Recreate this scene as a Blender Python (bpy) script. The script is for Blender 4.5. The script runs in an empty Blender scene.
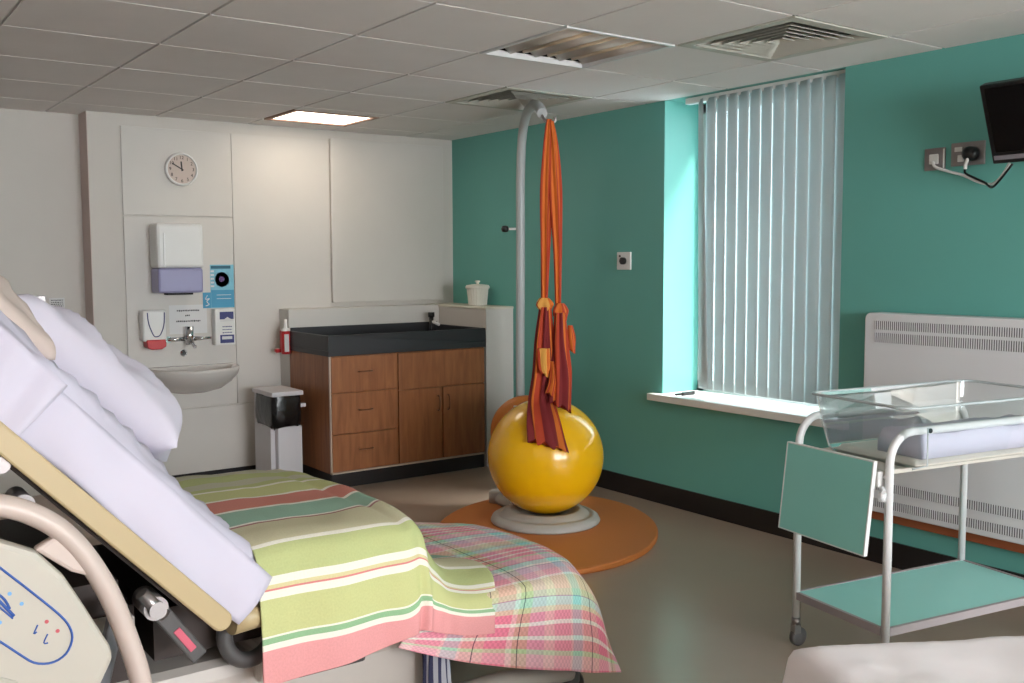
import bpy, bmesh, math, random
from mathutils import Vector, Matrix, noise
random.seed(7)
PI = math.pi
S = bpy.context.scene
COL = S.collection

# ------------------------------------------------------------------ dimensions (metres)
CAM_H, CEIL = 1.466, 2.410
YW, YREC, XG = 6.631, 6.822, 4.238          # boxed-out wall, recessed wall, green wall
XL, YB = -2.6, -3.8                          # far left wall, wall behind the camera
WY0, WY1, WZ0 = 3.062, 4.302, 0.672          # window opening in the green wall

# ------------------------------------------------------------------ materials
def lin(c):
    return tuple(((v/255)/12.92 if v/255 <= .04045 else ((v/255+.055)/1.055)**2.4) for v in c)
MATS = {}
def mat(name, rgb, rough=.5, metal=0., bump=0., bscale=60., vary=0., vscale=4., spec=.5, coat=0., emit=None, es=0., stretch=None, trans=0.):
    if name in MATS: return MATS[name]
    m = bpy.data.materials.new(name); m.use_nodes = True
    nt = m.node_tree; N = nt.nodes; L = nt.links
    b = N['Principled BSDF']
    c = lin(rgb)+(1,)
    b.inputs['Base Color'].default_value = c
    b.inputs['Roughness'].default_value = rough
    b.inputs['Metallic'].default_value = metal
    b.inputs['Specular IOR Level'].default_value = spec
    b.inputs['Coat Weight'].default_value = coat
    if emit:
        b.inputs['Emission Color'].default_value = lin(emit)+(1,); b.inputs['Emission Strength'].default_value = es
    tc = N.new('ShaderNodeTexCoord'); mp = N.new('ShaderNodeMapping'); L.new(tc.outputs['Object'], mp.inputs[0])
    if stretch: mp.inputs['Scale'].default_value = stretch
    n = N.new('ShaderNodeTexNoise'); n.inputs['Scale'].default_value = vscale; n.inputs['Detail'].default_value = 4
    L.new(mp.outputs[0], n.inputs['Vector'])
    r = N.new('ShaderNodeMapRange'); L.new(n.outputs['Fac'], r.inputs[0])
    r.inputs[1].default_value = .3; r.inputs[2].default_value = .7
    r.inputs[3].default_value = 1-max(vary, .015); r.inputs[4].default_value = 1+max(vary, .015)
    mx = N.new('ShaderNodeVectorMath'); mx.operation = 'SCALE'; mx.inputs[0].default_value = c[:3]
    L.new(r.outputs[0], mx.inputs['Scale']); L.new(mx.outputs[0], b.inputs['Base Color'])
    if bump:
        n2 = N.new('ShaderNodeTexNoise'); n2.inputs['Scale'].default_value = bscale
        L.new(mp.outputs[0], n2.inputs['Vector'])
        bp = N.new('ShaderNodeBump'); bp.inputs['Strength'].default_value = bump; bp.inputs['Distance'].default_value = .004
        L.new(n2.outputs['Fac'], bp.inputs['Height']); L.new(bp.outputs[0], b.inputs['Normal'])
    MATS[name] = m
    return m

WHITE = mat('white_wall_paint', (200, 195, 188), .6, bump=.05)
PANELW = mat('white_wall_panel', (201, 197, 191), .45)
COLM = mat('boxing_side_shade', (196, 178, 172), .6)
TEAL = mat('teal_wall_paint', (98, 167, 157), .5, bump=.08, bscale=120)
CEILM = mat('ceiling_tile', (228, 223, 221), .9, bump=.15, bscale=260, vary=.02)
GROOVE = mat('ceiling_grid', (214, 212, 208), .6)
FLOORM = mat('vinyl_floor', (162, 143, 127), .28, vary=.05, vscale=2.2, bump=.03, bscale=8, spec=.5)
BLACKV = mat('black_vinyl', (22, 17, 17), .5)
WPLAST = mat('white_plastic', (222, 222, 220), .35)
WMETAL = mat('white_enamel', (214, 214, 214), .35)
HEATM = mat('heater_enamel', (216, 216, 218), .4)
DARKG = mat('dark_gap_shadow', (34, 34, 36), .8)
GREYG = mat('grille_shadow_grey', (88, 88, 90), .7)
CREAM = mat('cream_plastic', (208, 196, 178), .4)
CREAM2 = mat('bed_cream_bar', (180, 160, 122), .42)
CREAM3 = mat('bed_rail_plastic', (196, 180, 172), .4)
PANELC = mat('rail_panel_plastic', (184, 178, 167), .4)
BASEC = mat('bed_base_plastic', (188, 181, 174), .45)
DKBROWN = mat('dark_brown_steel', (50, 38, 34), .6)
DKGREY = mat('dark_grey_plastic', (78, 76, 76), .45)
MIDGREY = mat('mid_grey_plastic', (120, 122, 128), .45)
CHROME = mat('chrome', (200, 202, 205), .15, metal=1.)
STEEL = mat('brushed_steel', (150, 145, 145), .35, metal=.8)
PINKTAG = mat('pink_tag', (205, 92, 112), .5)
BLACKP = mat('black_plastic', (16, 16, 18), .35)
SCREEN = mat('tv_screen', (8, 8, 10), .15)
SILVER = mat('silver_plastic', (132, 128, 134), .4)
SHEET = mat('white_cotton_sheet', (198, 193, 208), .85, bump=.6, bscale=11, spec=.2)
PILLOWM = mat('white_pillowcase', (204, 199, 212), .85, bump=.6, bscale=11, spec=.2)
SHEET2 = mat('cream_white_sheet', (230, 224, 226), .85, bump=.6, bscale=9, spec=.2)
BEIGEC = mat('beige_cloth', (196, 180, 172), .85, bump=.15, bscale=70, spec=.2)
WORKTOP = mat('charcoal_worktop', (40, 40, 43), .42)
YELLOW = mat('yellow_ball_vinyl', (252, 192, 12), .2, coat=.3)
ORANGEB = mat('orange_brown_vinyl', (190, 112, 46), .4)
MATM = mat('orange_mat', (196, 118, 56), .5, bump=.06, bscale=80)
RINGM = mat('pale_grey_ring', (182, 181, 176), .45)
POLEM = mat('grey_pole', (176, 181, 181), .4)
REDP = mat('red_plastic', (186, 26, 34), .35)
LILAC = mat('lilac_translucent_plastic', (146, 144, 182), .3)
NAVY = mat('navy_print', (50, 54, 112), .5)
TURQ = mat('turquoise_print', (66, 148, 184), .5)
TURQ2 = mat('pale_turquoise_print', (120, 184, 204), .5)
PAPER = mat('white_paper', (212, 212, 212), .6)
INK = mat('grey_ink', (70, 70, 74), .6)
BLUEINK = mat('blue_print', (44, 84, 160), .5)
LBLUE = mat('light_blue_print', (110, 165, 215), .5)
REDINK = mat('red_print', (190, 80, 90), .5)
CERAMIC = mat('white_ceramic', (200, 196, 192), .18)
BINBAG = mat('black_bin_bag', (12, 12, 15), .25, bump=.9, bscale=22)
BINW = mat('bin_white', (205, 203, 206), .4)
TROLT = mat('teal_laminate', (150, 216, 208), .4)
TROLT2 = mat('teal_laminate_flap', (140, 208, 198), .45)
TRAYB = mat('beige_tray', (196, 190, 180), .5)
EDGEG = mat('grey_edge_strip', (160, 150, 152), .5)
TIMBER = mat('brown_timber', (164, 92, 56), .5)
CLOCKF = mat('clock_face', (196, 180, 170), .5)
LOUV = mat('louvre_metal', (206, 200, 192), .35)
TUBEG = mat('lamp_tube', (226, 206, 178), .4)
CREAMTUB = mat('ribbed_tub_plastic', (216, 212, 200), .4)
VENTM = mat('diffuser_enamel', (188, 186, 176), .6)
VENTD = mat('duct_black', (26, 26, 26), .9)
STONE = mat('sill_paint', (226, 226, 224), .35)
STRIPEHOSE = mat('grey_bellows', (150, 152, 162), .5)
KNOBB = mat('handle_bronze', (126, 82, 58), .35, metal=.3)
CARCEDGE = mat('pale_edge_strip', (196, 176, 160), .5)

def wood():
    m = bpy.data.materials.new('warm_cherry_laminate'); m.use_nodes = True
    nt = m.node_tree; N = nt.nodes; L = nt.links; b = N['Principled BSDF']; b.inputs['Roughness'].default_value = .42
    tc = N.new('ShaderNodeTexCoord'); mp = N.new('ShaderNodeMapping'); mp.inputs['Scale'].default_value = (9, 9, 1.1)
    L.new(tc.outputs['Object'], mp.inputs[0])
    n = N.new('ShaderNodeTexNoise'); n.inputs['Scale'].default_value = 3.2; n.inputs['Detail'].default_value = 7; n.inputs['Distortion'].default_value = .6
    L.new(mp.outputs[0], n.inputs['Vector'])
    cr = N.new('ShaderNodeValToRGB'); e = cr.color_ramp.elements
    e[0].position = .3; e[0].color = lin((134, 82, 48))+(1,); e[1].position = .72; e[1].color = lin((166, 106, 64))+(1,)
    L.new(n.outputs['Fac'], cr.inputs[0]); L.new(cr.outputs[0], b.inputs['Base Color'])
    return m
WOOD = wood()

def emis(name, rgb, s):
    m = bpy.data.materials.new(name); m.use_nodes = True; b = m.node_tree.nodes['Principled BSDF']
    b.inputs['Base Color'].default_value = (.8, .8, .8, 1)
    b.inputs['Emission Color'].default_value = lin(rgb)+(1,); b.inputs['Emission Strength'].default_value = s
    return m
LAMP = emis('lit_lamp_panel', (255, 240, 222), 3.2)

def clear(name, tint, gloss=.12, rough=.03, fac=None):
    m = bpy.data.materials.new(name); m.use_nodes = True
    nt = m.node_tree; N = nt.nodes; L = nt.links
    N.remove(N['Principled BSDF']); out = N['Material Output']
    t = N.new('ShaderNodeBsdfTransparent'); t.inputs[0].default_value = tint+(1,)
    g = N.new('ShaderNodeBsdfGlossy'); g.inputs['Roughness'].default_value = rough; g.inputs['Color'].default_value = (.9, .95, .95, 1)
    fr = N.new('ShaderNodeFresnel'); fr.inputs[0].default_value = 1.45
    ad = N.new('ShaderNodeMath'); ad.operation = 'MULTIPLY_ADD'; ad.inputs[1].default_value = .8; ad.inputs[2].default_value = gloss
    L.new(fr.outputs[0], ad.inputs[0]); ad.use_clamp = True
    mx = N.new('ShaderNodeMixShader'); L.new(ad.outputs[0], mx.inputs[0]); L.new(t.outputs[0], mx.inputs[1]); L.new(g.outputs[0], mx.inputs[2])
    L.new(mx.outputs[0], out.inputs[0])
    return m
ACRYL = clear('clear_acrylic', (.95, .975, .975), .012)
ACRYLE = mat('acrylic_edge', (178, 186, 188), .18)
GLASS = clear('window_glass', (.95, .97, .97), .0)

def slatmat():
    m = bpy.data.materials.new('translucent_blind_fabric'); m.use_nodes = True
    nt = m.node_tree; N = nt.nodes; L = nt.links; N.remove(N['Principled BSDF']); out = N['Material Output']
    d = N.new('ShaderNodeBsdfDiffuse'); d.inputs[0].default_value = lin((206, 210, 210))+(1,)
    t = N.new('ShaderNodeBsdfTranslucent'); t.inputs[0].default_value = lin((200, 216, 218))+(1,)
    mx = N.new('ShaderNodeMixShader'); mx.inputs[0].default_value = SLAT_T
    L.new(d.outputs[0], mx.inputs[1]); L.new(t.outputs[0], mx.inputs[2]); L.new(mx.outputs[0], out.inputs[0])
    return m
SLAT_T = .26
SLATM = slatmat()

def ramp_const(N, stops):
    cr = N.new('ShaderNodeValToRGB'); cr.color_ramp.interpolation = 'CONSTANT'; el = cr.color_ramp.elements
    el[0].position = stops[0][0]; el[0].color = lin(stops[0][1])+(1,)
    el[1].position = stops[1][0]; el[1].color = lin(stops[1][1])+(1,)
    for p, c in stops[2:]:
        e = el.new(p); e.color = lin(c)+(1,)
    return cr
def striped(name, stops, scale=1., axis=1, rough=.85):
    m = bpy.data.materials.new(name); m.use_nodes = True
    nt = m.node_tree; N = nt.nodes; L = nt.links; b = N['Principled BSDF']
    b.inputs['Roughness'].default_value = rough; b.inputs['Specular IOR Level'].default_value = .15
    uv = N.new('ShaderNodeUVMap'); sp = N.new('ShaderNodeSeparateXYZ'); L.new(uv.outputs[0], sp.inputs[0])
    mu = N.new('ShaderNodeMath'); mu.operation = 'MULTIPLY'; mu.inputs[1].default_value = scale; L.new(sp.outputs[axis], mu.inputs[0])
    cr = ramp_const(N, stops); L.new(mu.outputs[0], cr.inputs[0])
    n = N.new('ShaderNodeTexNoise'); n.inputs['Scale'].default_value = 260; L.new(uv.outputs[0], n.inputs['Vector'])
    bp = N.new('ShaderNodeBump'); bp.inputs['Strength'].default_value = .12; bp.inputs['Distance'].default_value = .002
    L.new(n.outputs['Fac'], bp.inputs['Height']); L.new(bp.outputs[0], b.inputs['Normal'])
    L.new(cr.outputs[0], b.inputs['Base Color'])
    return m

# ------------------------------------------------------------------ mesh helpers
class MB:
    def __init__(s): s.v = []; s.f = []; s.uv = None; s.sm = []
    def add(s, v, f, smooth=False):
        o = len(s.v); s.v += [tuple(p) for p in v]; s.f += [tuple(i+o for i in q) for q in f]; s.sm += [smooth]*len(f)
    def box(s, x0, x1, y0, y1, z0, z1, M=None, b=0.):
        if b > 0:
            bm = bmesh.new(); bmesh.ops.create_cube(bm, size=1)
            for v in bm.verts: v.co = Vector(((x0+x1)/2+v.co.x*(x1-x0), (y0+y1)/2+v.co.y*(y1-y0), (z0+z1)/2+v.co.z*(z1-z0)))
            b = min(b, .45*min(x1-x0, y1-y0, z1-z0))
            bmesh.ops.bevel(bm, geom=list(bm.edges), offset=b, segments=2, affect='EDGES', profile=.5)
            vs = [v.co.copy() for v in bm.verts]; fs = [[v.index for v in f.verts] for f in bm.faces]; bm.free()
            if M: vs = [M @ v for v in vs]
            s.add(vs, fs); return s
        v = [Vector((x, y, z)) for x in (x0, x1) for y in (y0, y1) for z in (z0, z1)]
        if M: v = [M @ p for p in v]
        s.add(v, [(0, 1, 3, 2), (4, 6, 7, 5), (0, 4, 5, 1), (2, 3, 7, 6), (0, 2, 6, 4), (1, 5, 7, 3)])
        return s
    def tube(s, pts, r, n=12, closed=False, cap=True, sy=1.):
        pts = [Vector(p) for p in pts]; R = r if isinstance(r, (list, tuple)) else [r]*len(pts)
        vs = []; k = len(pts); up = None
        for i, p in enumerate(pts):
            if closed: t = (pts[(i+1) % k]-pts[i-1])
            else: t = pts[min(i+1, k-1)]-pts[max(i-1, 0)]
            t.normalize()
            if up is None:
                up = Vector((0, 0, 1)) if abs(t.z) < .9 else Vector((1, 0, 0))
            a = t.cross(up)
            if a.length < 1e-4: a = t.orthogonal()
            a.normalize(); c = a.cross(t).normalized(); up = c
            for j in range(n):
                an = 2*PI*j/n; vs.append(p+a*math.cos(an)*R[i]+c*math.sin(an)*R[i]*sy)
        fs = []
        m = k if closed else k-1
        for i in range(m):
            for j in range(n):
                fs.append((i*n+j, i*n+(j+1) % n, ((i+1) % k)*n+(j+1) % n, ((i+1) % k)*n+j))
        s.add(vs, fs, True)
        if cap and not closed:
            s.add([vs[j] for j in range(n)], [tuple(range(n))]); s.add([vs[(k-1)*n+j] for j in range(n)], [tuple(range(n))[::-1]])
        return s
    def cyl(s, c, r, h, axis='z', n=24, r2=None):
        c = Vector(c); r2 = r if r2 is None else r2
        d = {'x': Vector((1, 0, 0)), 'y': Vector((0, 1, 0)), 'z': Vector((0, 0, 1))}[axis] if isinstance(axis, str) else Vector(axis).normalized()
        s.tube([c, c+d*h], [r, r2], n); return s
    def lathe(s, prof, c=(0, 0, 0), n=32, M=None, smooth=True, sx=1., sy=1.):
        vs = []; k = len(prof)
        for (r, z) in prof:
            for j in range(n):
                a = 2*PI*j/n; vs.append(Vector((r*math.cos(a)*sx, r*math.sin(a)*sy, z)))
        fs = [(i*n+j, i*n+(j+1) % n, (i+1)*n+(j+1) % n, (i+1)*n+j) for i in range(k-1) for j in range(n)]
        M = M or Matrix.Identity(4); T = Matrix.Translation(Vector(c))
        vs = [T @ (M @ v) for v in vs]
        s.add(vs, fs, smooth)
        return s
    def prism(s, poly, a0, a1, axis='y'):
        """poly of 2-D points extruded along an axis"""
        def mk(p, a):
            return {'y': (p[0], a, p[1]), 'x': (a, p[0], p[1]), 'z': (p[0], p[1], a)}[axis]
        n = len(poly); v = [mk(p, a0) for p in poly]+[mk(p, a1) for p in poly]
        f = [tuple(range(n))[::-1], tuple(range(n, 2*n))]+[(i, (i+1) % n, n+(i+1) % n, n+i) for i in range(n)]
        s.add(v, f); return s
    def build(s, name, m, parent=None, off=None, bevel=0., subsurf=0, smooth=None, solid=0.):
        me = bpy.data.meshes.new(name)
        o = off if off is not None else Vector((0, 0, 0))
        if parent is not None and off is None: o = parent_loc(parent)
        me.from_pydata([(v[0]-o[0], v[1]-o[1], v[2]-o[2]) for v in s.v], [], s.f)
        for p, q in zip(me.polygons, s.sm): p.use_smooth = q if smooth is None else smooth
        if s.uv is not None:
            ul = me.uv_layers.new(name='UVMap')
            for lp in me.loops: ul.data[lp.index].uv = s.uv[lp.vertex_index]
        bm = bmesh.new(); bm.from_mesh(me)
        if s.uv is None:
            bmesh.ops.remove_doubles(bm, verts=bm.verts, dist=1e-6)
        bmesh.ops.recalc_face_normals(bm, faces=bm.faces); bm.to_mesh(me); bm.free()
        me.materials.append(m)
        ob = bpy.data.objects.new(name, me); COL.objects.link(ob)
        if parent is not None: ob.parent = parent
        if solid:
            q = ob.modifiers.new('solid', 'SOLIDIFY'); q.thickness = solid; q.offset = 0
        if bevel:
            q = ob.modifiers.new('bevel', 'BEVEL'); q.width = bevel; q.segments = 2; q.limit_method = 'ANGLE'
        if subsurf:
            q = ob.modifiers.new('sub', 'SUBSURF'); q.levels = subsurf; q.render_levels = subsurf
        return ob
def parent_loc(p):
    if 'rot' in p: return Vector((0, 0, 0))
    l = p.location.copy()
    while p.parent: p = p.parent; l += p.location
    return l
def thing(name, label, cat, loc=(0, 0, 0), group=None, rz=0):
    o = bpy.data.objects.new(name, None); o.empty_display_size = .1; COL.objects.link(o)
    o.location = loc; o.rotation_euler = (0, 0, rz); o['label'] = label; o['category'] = cat
    if group: o['group'] = group
    return o
def tag(o, label, cat, group=None, kind=None):
    o['label'] = label; o['category'] = cat
    if group: o['group'] = group
    if kind: o['kind'] = kind
    return o
def struct(o): o['kind'] = 'structure'; return o
def text(body, size, M, m, name, parent, extrude=.0008):
    cu = bpy.data.curves.new('t', 'FONT'); cu.body = body; cu.size = size; cu.align_x = 'CENTER'; cu.align_y = 'CENTER'; cu.extrude = extrude
    t = bpy.data.objects.new('t', cu); COL.objects.link(t)
    bpy.context.view_layer.update()
    me = bpy.data.meshes.new_from_object(t.evaluated_get(bpy.context.evaluated_depsgraph_get()))
    bpy.data.objects.remove(t); me.transform(M); me.transform(Matrix.Translation(-parent_loc(parent))); me.materials.clear(); me.materials.append(m)
    o = bpy.data.objects.new(name, me); COL.objects.link(o); o.parent = parent
    return o
def cr(p, t):
    """Catmull-Rom through a list of Vectors/floats, t in 0..len-1"""
    n = len(p); i = min(int(t), n-2); f = t-i
    a, b, c, d = p[max(i-1, 0)], p[i], p[i+1], p[min(i+2, n-1)]
    return (b*2+(c-a)*f+(a*2-b*5+c*4-d)*f*f+(b*3-a-c*3+d)*f*f*f)*.5
def spline(pts, n):
    pts = [Vector(p) for p in pts]; k = len(pts)-1
    return [cr(pts, k*i/n) for i in range(n+1)]
def fbm(p, s, o=3):
    return noise.fractal(Vector(p)*s, 1., 2., o)

# ------------------------------------------------------------------ room shell
MB().box(XL, XG+.3, YB, YREC+.1, -.1, 0).build('floor', FLOORM)['kind'] = 'structure'
GX, GP, GY, GQ = 1.351, .618, 5.731, .6363
lampA = (2, 0); lampB = (2, 3); diff1 = (3, 4); diff2 = (3, 1)      # (i, j) tiles holding fixtures
fix = {(2, -1), (2, 3), (3, 4), (3, 1)}
cm = MB(); gm = MB()
def tile_rect(i, j):     # tile between x lines i,i+1 and y lines j,j+1 (y decreasing)
    return GX+i*GP, GX+(i+1)*GP, GY-(j+1)*GQ, GY-j*GQ
gap = .007
for i in range(-7, 6):
    for j in range(-2, 16):
        x0, x1, y0, y1 = tile_rect(i, j)
        if (i, j) == (2, -1): y1 = y0+.13+gap
        elif (i, j) in fix: continue
        x0 = max(x0+gap, XL); x1 = min(x1-gap, XG); y0 = max(y0+gap, YB); y1 = min(y1-gap, YREC)
        if x1-x0 < .02 or y1-y0 < .02: continue
        cm.box(x0, x1, y0, y1, CEIL, CEIL+.03)
struct(cm.build('ceiling', CEILM))
for i in range(-7, 6):
    x = GX+i*GP
    if XL < x < XG-.02: gm.box(x-.013, x+.013, YB, YREC, CEIL+.009, CEIL+.02)
for j in range(-1, 16):
    y = GY-j*GQ
    if YB < y < YREC: gm.box(XL, XG, y-.013, y+.013, CEIL+.0085, CEIL+.0195)
struct(gm.build('trim_1', GROOVE))                        # T-bars between the tiles
struct(MB().box(XL, XG+.3, YB, YREC+.1, CEIL+.2, CEIL+.25).build('ceiling_void', VENTD))
# back wall: recessed part, boxed-out part
struct(MB().box(XL-.1, 1.556, YREC, YREC+.1, 0, CEIL+.2).build('wall_back', WHITE))
w = MB().box(1.556, XG, YW, YREC+.1, 0, CEIL+.2); struct(w.build('wall_back_boxing', WHITE))
struct(MB().box(1.5515, 1.5555, YW-.002, YREC, 0, CEIL).build('trim_2', COLM))  # thin strip, its darker colour stands for shade on the boxing's left-facing side
# green wall with window hole
g = MB()
T = .42
g.box(XG, XG+T, WY1, YREC+.1, 0, CEIL+.2); g.box(XG, XG+T, YB, WY0, 0, CEIL+.2)
g.box(XG, XG+T, WY0, WY1, 0, WZ0-.03); g.box(XG, XG+T, WY0, WY1, CEIL+.0, CEIL+.2)
struct(g.build('wall_right', TEAL))
struct(MB().box(XL-.1, XL, YB-.1, YREC, 0, CEIL+.2).build('wall_left', WHITE))
# wall behind the camera, with its own wide window
bw = MB()
BX0, BX1, BZ0, BZ1 = .3, 3.9, .85, 2.25
bw.box(XL, BX0, YB-.1, YB, 0, CEIL+.2); bw.box(BX1, XG, YB-.1, YB, 0, CEIL+.2)
bw.box(BX0, BX1, YB-.1, YB, 0, BZ0); bw.box(BX0, BX1, YB-.1, YB, BZ1, CEIL+.2)
struct(bw.build('wall_front', WHITE))
fr = MB()
for x in (BX0, (BX0*2+BX1)/3, (BX0+2*BX1)/3, BX1): fr.box(x-.03, x+.03, YB-.08, YB-.03, BZ0, BZ1)
fr.box(BX0, BX1, YB-.08, YB-.03, BZ0, BZ0+.05); fr.box(BX0, BX1, YB-.08, YB-.03, BZ1-.05, BZ1)
struct(fr.build('window_2', WPLAST))
# skirtings
struct(MB().box(XG-.012, XG, YB, 5.83, 0, .12).build('baseboard_right', BLACKV))
struct(MB().box(XG-.045, XG-.0, 1.2, 2.83, .222, .268, b=.004).build('trim_3', TIMBER))
# service panels on the boxed-out wall
p = MB()
p.box(1.752, 2.466, YW-.012, YW, 1.776, 2.335, b=.003)
p.box(1.752, 2.466, YW-.012, YW, .505, 1.766, b=.003)
p.box(1.752, 2.607, YW-.012, YW, .06, .496, b=.003)
p.box(2.4685, 3.18, YW-.012, YW, .505, 2.335, b=.002)
struct(p.build('trim_4', PANELW))
struct(MB().box(1.74, 2.62, YW-.004, YW, .03, .058).box(2.609, 2.622, YW-.006, YW, .03, .60).build('trim_5', DARKG))  # dark strips laid in as shadow lines under and beside the lower panel
struct(MB().box(3.19, 4.134, YW-.03, YW, 1.178, 2.352, b=.004).build('trim_6', PANELW))
# low ledge behind the worktop and corner boxing
struct(MB().box(2.785, 4.0, 6.46, YW, 0, 1.145, b=.004).build('trim_7', PANELW))
cb = MB().box(4.0, XG, 5.83, YW, 0, 1.13); struct(cb.build('wall_corner_boxing', WHITE))
struct(MB().box(3.994, XG, 5.822, YW, 1.13, 1.148, b=.004).build('trim_8', mat('cream_ledge', (206, 200, 184), .5)))

# window in the green wall
wf = MB(); gx = XG+.30
for (a, b_) in ((WY0, WY0+.05), (WY1-.05, WY1)): wf.box(gx, gx+.06, a, b_, WZ0, CEIL)
wf.box(gx, gx+.06, WY0, WY1, WZ0, WZ0+.06); wf.box(gx, gx+.06, WY0, WY1, CEIL-.05, CEIL)
win = struct(wf.build('window_1', WPLAST))
gl = MB().box(gx+.025, gx+.03, WY0+.04, WY1-.04, WZ0+.04, CEIL-.04).build('window_pane', GLASS, win)
sl = MB().box(XG-.0005, gx+.02, WY0, WY1, WZ0-.03, WZ0).box(XG-.055, XG-.0005, WY0-.07, WY1+.08, WZ0-.042, WZ0, b=.004).build('window_sill', STONE, win)

# ------------------------------------------------------------------ vertical blind
bx = XG+.045
bl = thing('vertical_blind', 'white vertical slat blind hanging across the tall window in the green wall', 'blind', (bx, 3.68, CEIL))
MB().box(bx+.0, bx+.045, WY0+.01, WY1-.12, CEIL-.035, CEIL-.001, b=.003).build('headrail', WPLAST, bl)
NS = 13
SLAT_A = math.radians(-7.6)
for k in range(NS):
    y = WY0+.043+k*.0795
    last = k == NS-1
    m = MB(); rows = 14; cols = 5; vs = []; fs = []
    zt, zb = CEIL-.02, WZ0+.055
    for r in range(rows+1):
        z = zt+(zb-zt)*r/rows
        a = SLAT_A+math.radians(random.uniform(-1, 1)) if r == 0 else a
        yo = 0; aa = a
        if last: aa = a-math.radians(22)*(1-r/rows); yo = -.045*(r/rows)**1.2
        for c in range(cols+1):
            u = (c/cols-.5)*.089; bow = .004*(1-(2*c/cols-1)**2)
            vs.append((bx-math.sin(aa)*u-bow, y+yo+math.cos(aa)*u, z))
    for r in range(rows):
        for c in range(cols):
            i = r*(cols+1)+c; fs.append((i, i+1, i+cols+2, i+cols+1))
    m.add(vs, fs, True); m.build('slat', SLATM, bl, solid=.0008)
ch = MB().tube(spline([(bx, WY0+.05+.0795*i/1., WZ0+.04 - (.012 if i % 2 else 0)) for i in range(NS-1)], 60), .0018, 6)
ch.build('bottom_chain', WPLAST, bl)
# small black latch on the sill
lt = thing('window_stay', 'small black metal stay lying at left end of the white sill', 'latch', (XG-.02+.06, 4.19, WZ0))
MB().box(XG+.0, XG+.11, 4.185, 4.20, WZ0, WZ0+.012, b=.002).box(XG+.02, XG+.12, 4.15, 4.165, WZ0+.0, WZ0+.022, b=.002).build('stay_arm', BLACKP, lt)

# ------------------------------------------------------------------ ceiling fixtures
x0, x1, y0, y1 = tile_rect(2, -1); x0, x1, y0, y1 = x0+.01, x1-.01, y0+.13, y1
la = thing('ceiling_light', 'lit square recessed ceiling light panel close to the white back wall', 'ceiling light', ((x0+x1)/2, (y0+y1)/2, CEIL), 'recessed ceiling lights')
m = MB(); f = .03
for a in ((x0+.004, x1-.004, y0+.004, y0+f), (x0+.004, x1-.004, y1-f, y1-.004), (x0+.004, x0+f, y0+f, y1-f), (x1-f, x1-.004, y0+f, y1-f)):
    m.box(a[0], a[1], a[2], a[3], CEIL-.004, CEIL+.05)
m.build('frame', mat('lamp_frame_brown', (150, 118, 100), .5), la)
MB().box(x0+f, x1-f, y0+f, y1-f, CEIL+.004, CEIL+.014).build('diffuser', LAMP, la)
x0, x1, y0, y1 = tile_rect(2, 3)
lb = thing('ceiling_light', 'unlit louvred ceiling light with slatted reflectors, nearer than the lit panel', 'ceiling light', ((x0+x1)/2, (y0+y1)/2, CEIL), 'recessed ceiling lights')
m = MB(); f = .022
for a in ((x0+.004, x1-.004, y0+.004, y0+f), (x0+.004, x1-.004, y1-f, y1-.004), (x0+.004, x0+f, y0+f, y1-f), (x1-f, x1-.004, y0+f, y1-f)):
    m.box(a[0], a[1], a[2], a[3], CEIL-.005, CEIL+.016)
m.build('frame', WMETAL, lb)
MB().box(x0+f, x1-f, y0+f, y1-f, CEIL+.055, CEIL+.06).build('backing', LOUV, lb)
for k in range(4):
    cx = x0+.02+(k+.5)*(GP-.04)/4; hw = (GP-.05)/8
    rm = MB(); vs = []; n = 8
    for s_ in (y0+f, y1-f):
        for q in range(n+1):
            t = -1+2*q/n; vs.append((cx+t*hw, s_, CEIL+.045-.032*t*t))
    rm.add(vs, [(q, q+1, n+2+q, n+1+q) for q in range(n)], True)
    rf = rm.build('reflector', LOUV, lb, solid=.002)
    MB().tube([(cx, y0+f+.01, CEIL+.03), (cx, y1-f-.01, CEIL+.03)], .010, 10).build('lamp_tube', TUBEG, lb)
def diffuser(i, j, label):
    x0, x1, y0, y1 = tile_rect(i, j); cx, cy = (x0+x1)/2, (y0+y1)/2
    d = thing('air_diffuser', label, 'air vent', (cx, cy, CEIL), 'square ceiling air diffusers')
    MB().box(x0+.01, x1-.01, y0+.01, y1-.01, CEIL+.036, CEIL+.042).build('duct_dark_sheet', VENTD, d)  # black sheet close behind the blades, its colour gives the dark between them
    def ring(ro, ri, zo, zi, nm, th=.0025):
        m = MB(); kx, ky = 1., GQ/GP
        vs = []
        for (r, z) in ((ro, zo), (ri, zi)):
            vs += [(cx-r*kx, cy-r*ky, z), (cx+r*kx, cy-r*ky, z), (cx+r*kx, cy+r*ky, z), (cx-r*kx, cy+r*ky, z)]
        m.add(vs, [(q, (q+1) % 4, 4+(q+1) % 4, 4+q) for q in range(4)])
        return m.build(nm, VENTM, d, solid=th)
    h = GP/2
    fm = MB(); a = h-.004; b_ = h-.05; ky = GQ/GP
    fm.box(cx-a, cx+a, cy-a*ky, cy-b_*ky, CEIL-.004, CEIL+.004); fm.box(cx-a, cx+a, cy+b_*ky, cy+a*ky, CEIL-.004, CEIL+.004)
    fm.box(cx-a, cx-b_, cy-b_*ky, cy+b_*ky, CEIL-.004, CEIL+.004); fm.box(cx+b_, cx+a, cy-b_*ky, cy+b_*ky, CEIL-.004, CEIL+.004)
    fm.build('frame', VENTM, d)
    for k in range(5):
        ro = .252-k*.042; ring(ro, ro-.027, CEIL-.002, CEIL+.020, 'louvre_blade', .0018)
    ring(.042, .001, CEIL-.002, CEIL+.03, 'centre_cone')
diffuser(3, 4, 'square louvred air diffuser in the ceiling above the window blind')
diffuser(3, 1, 'square louvred air diffuser in the ceiling above the sling hook of the grey pole')

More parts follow.
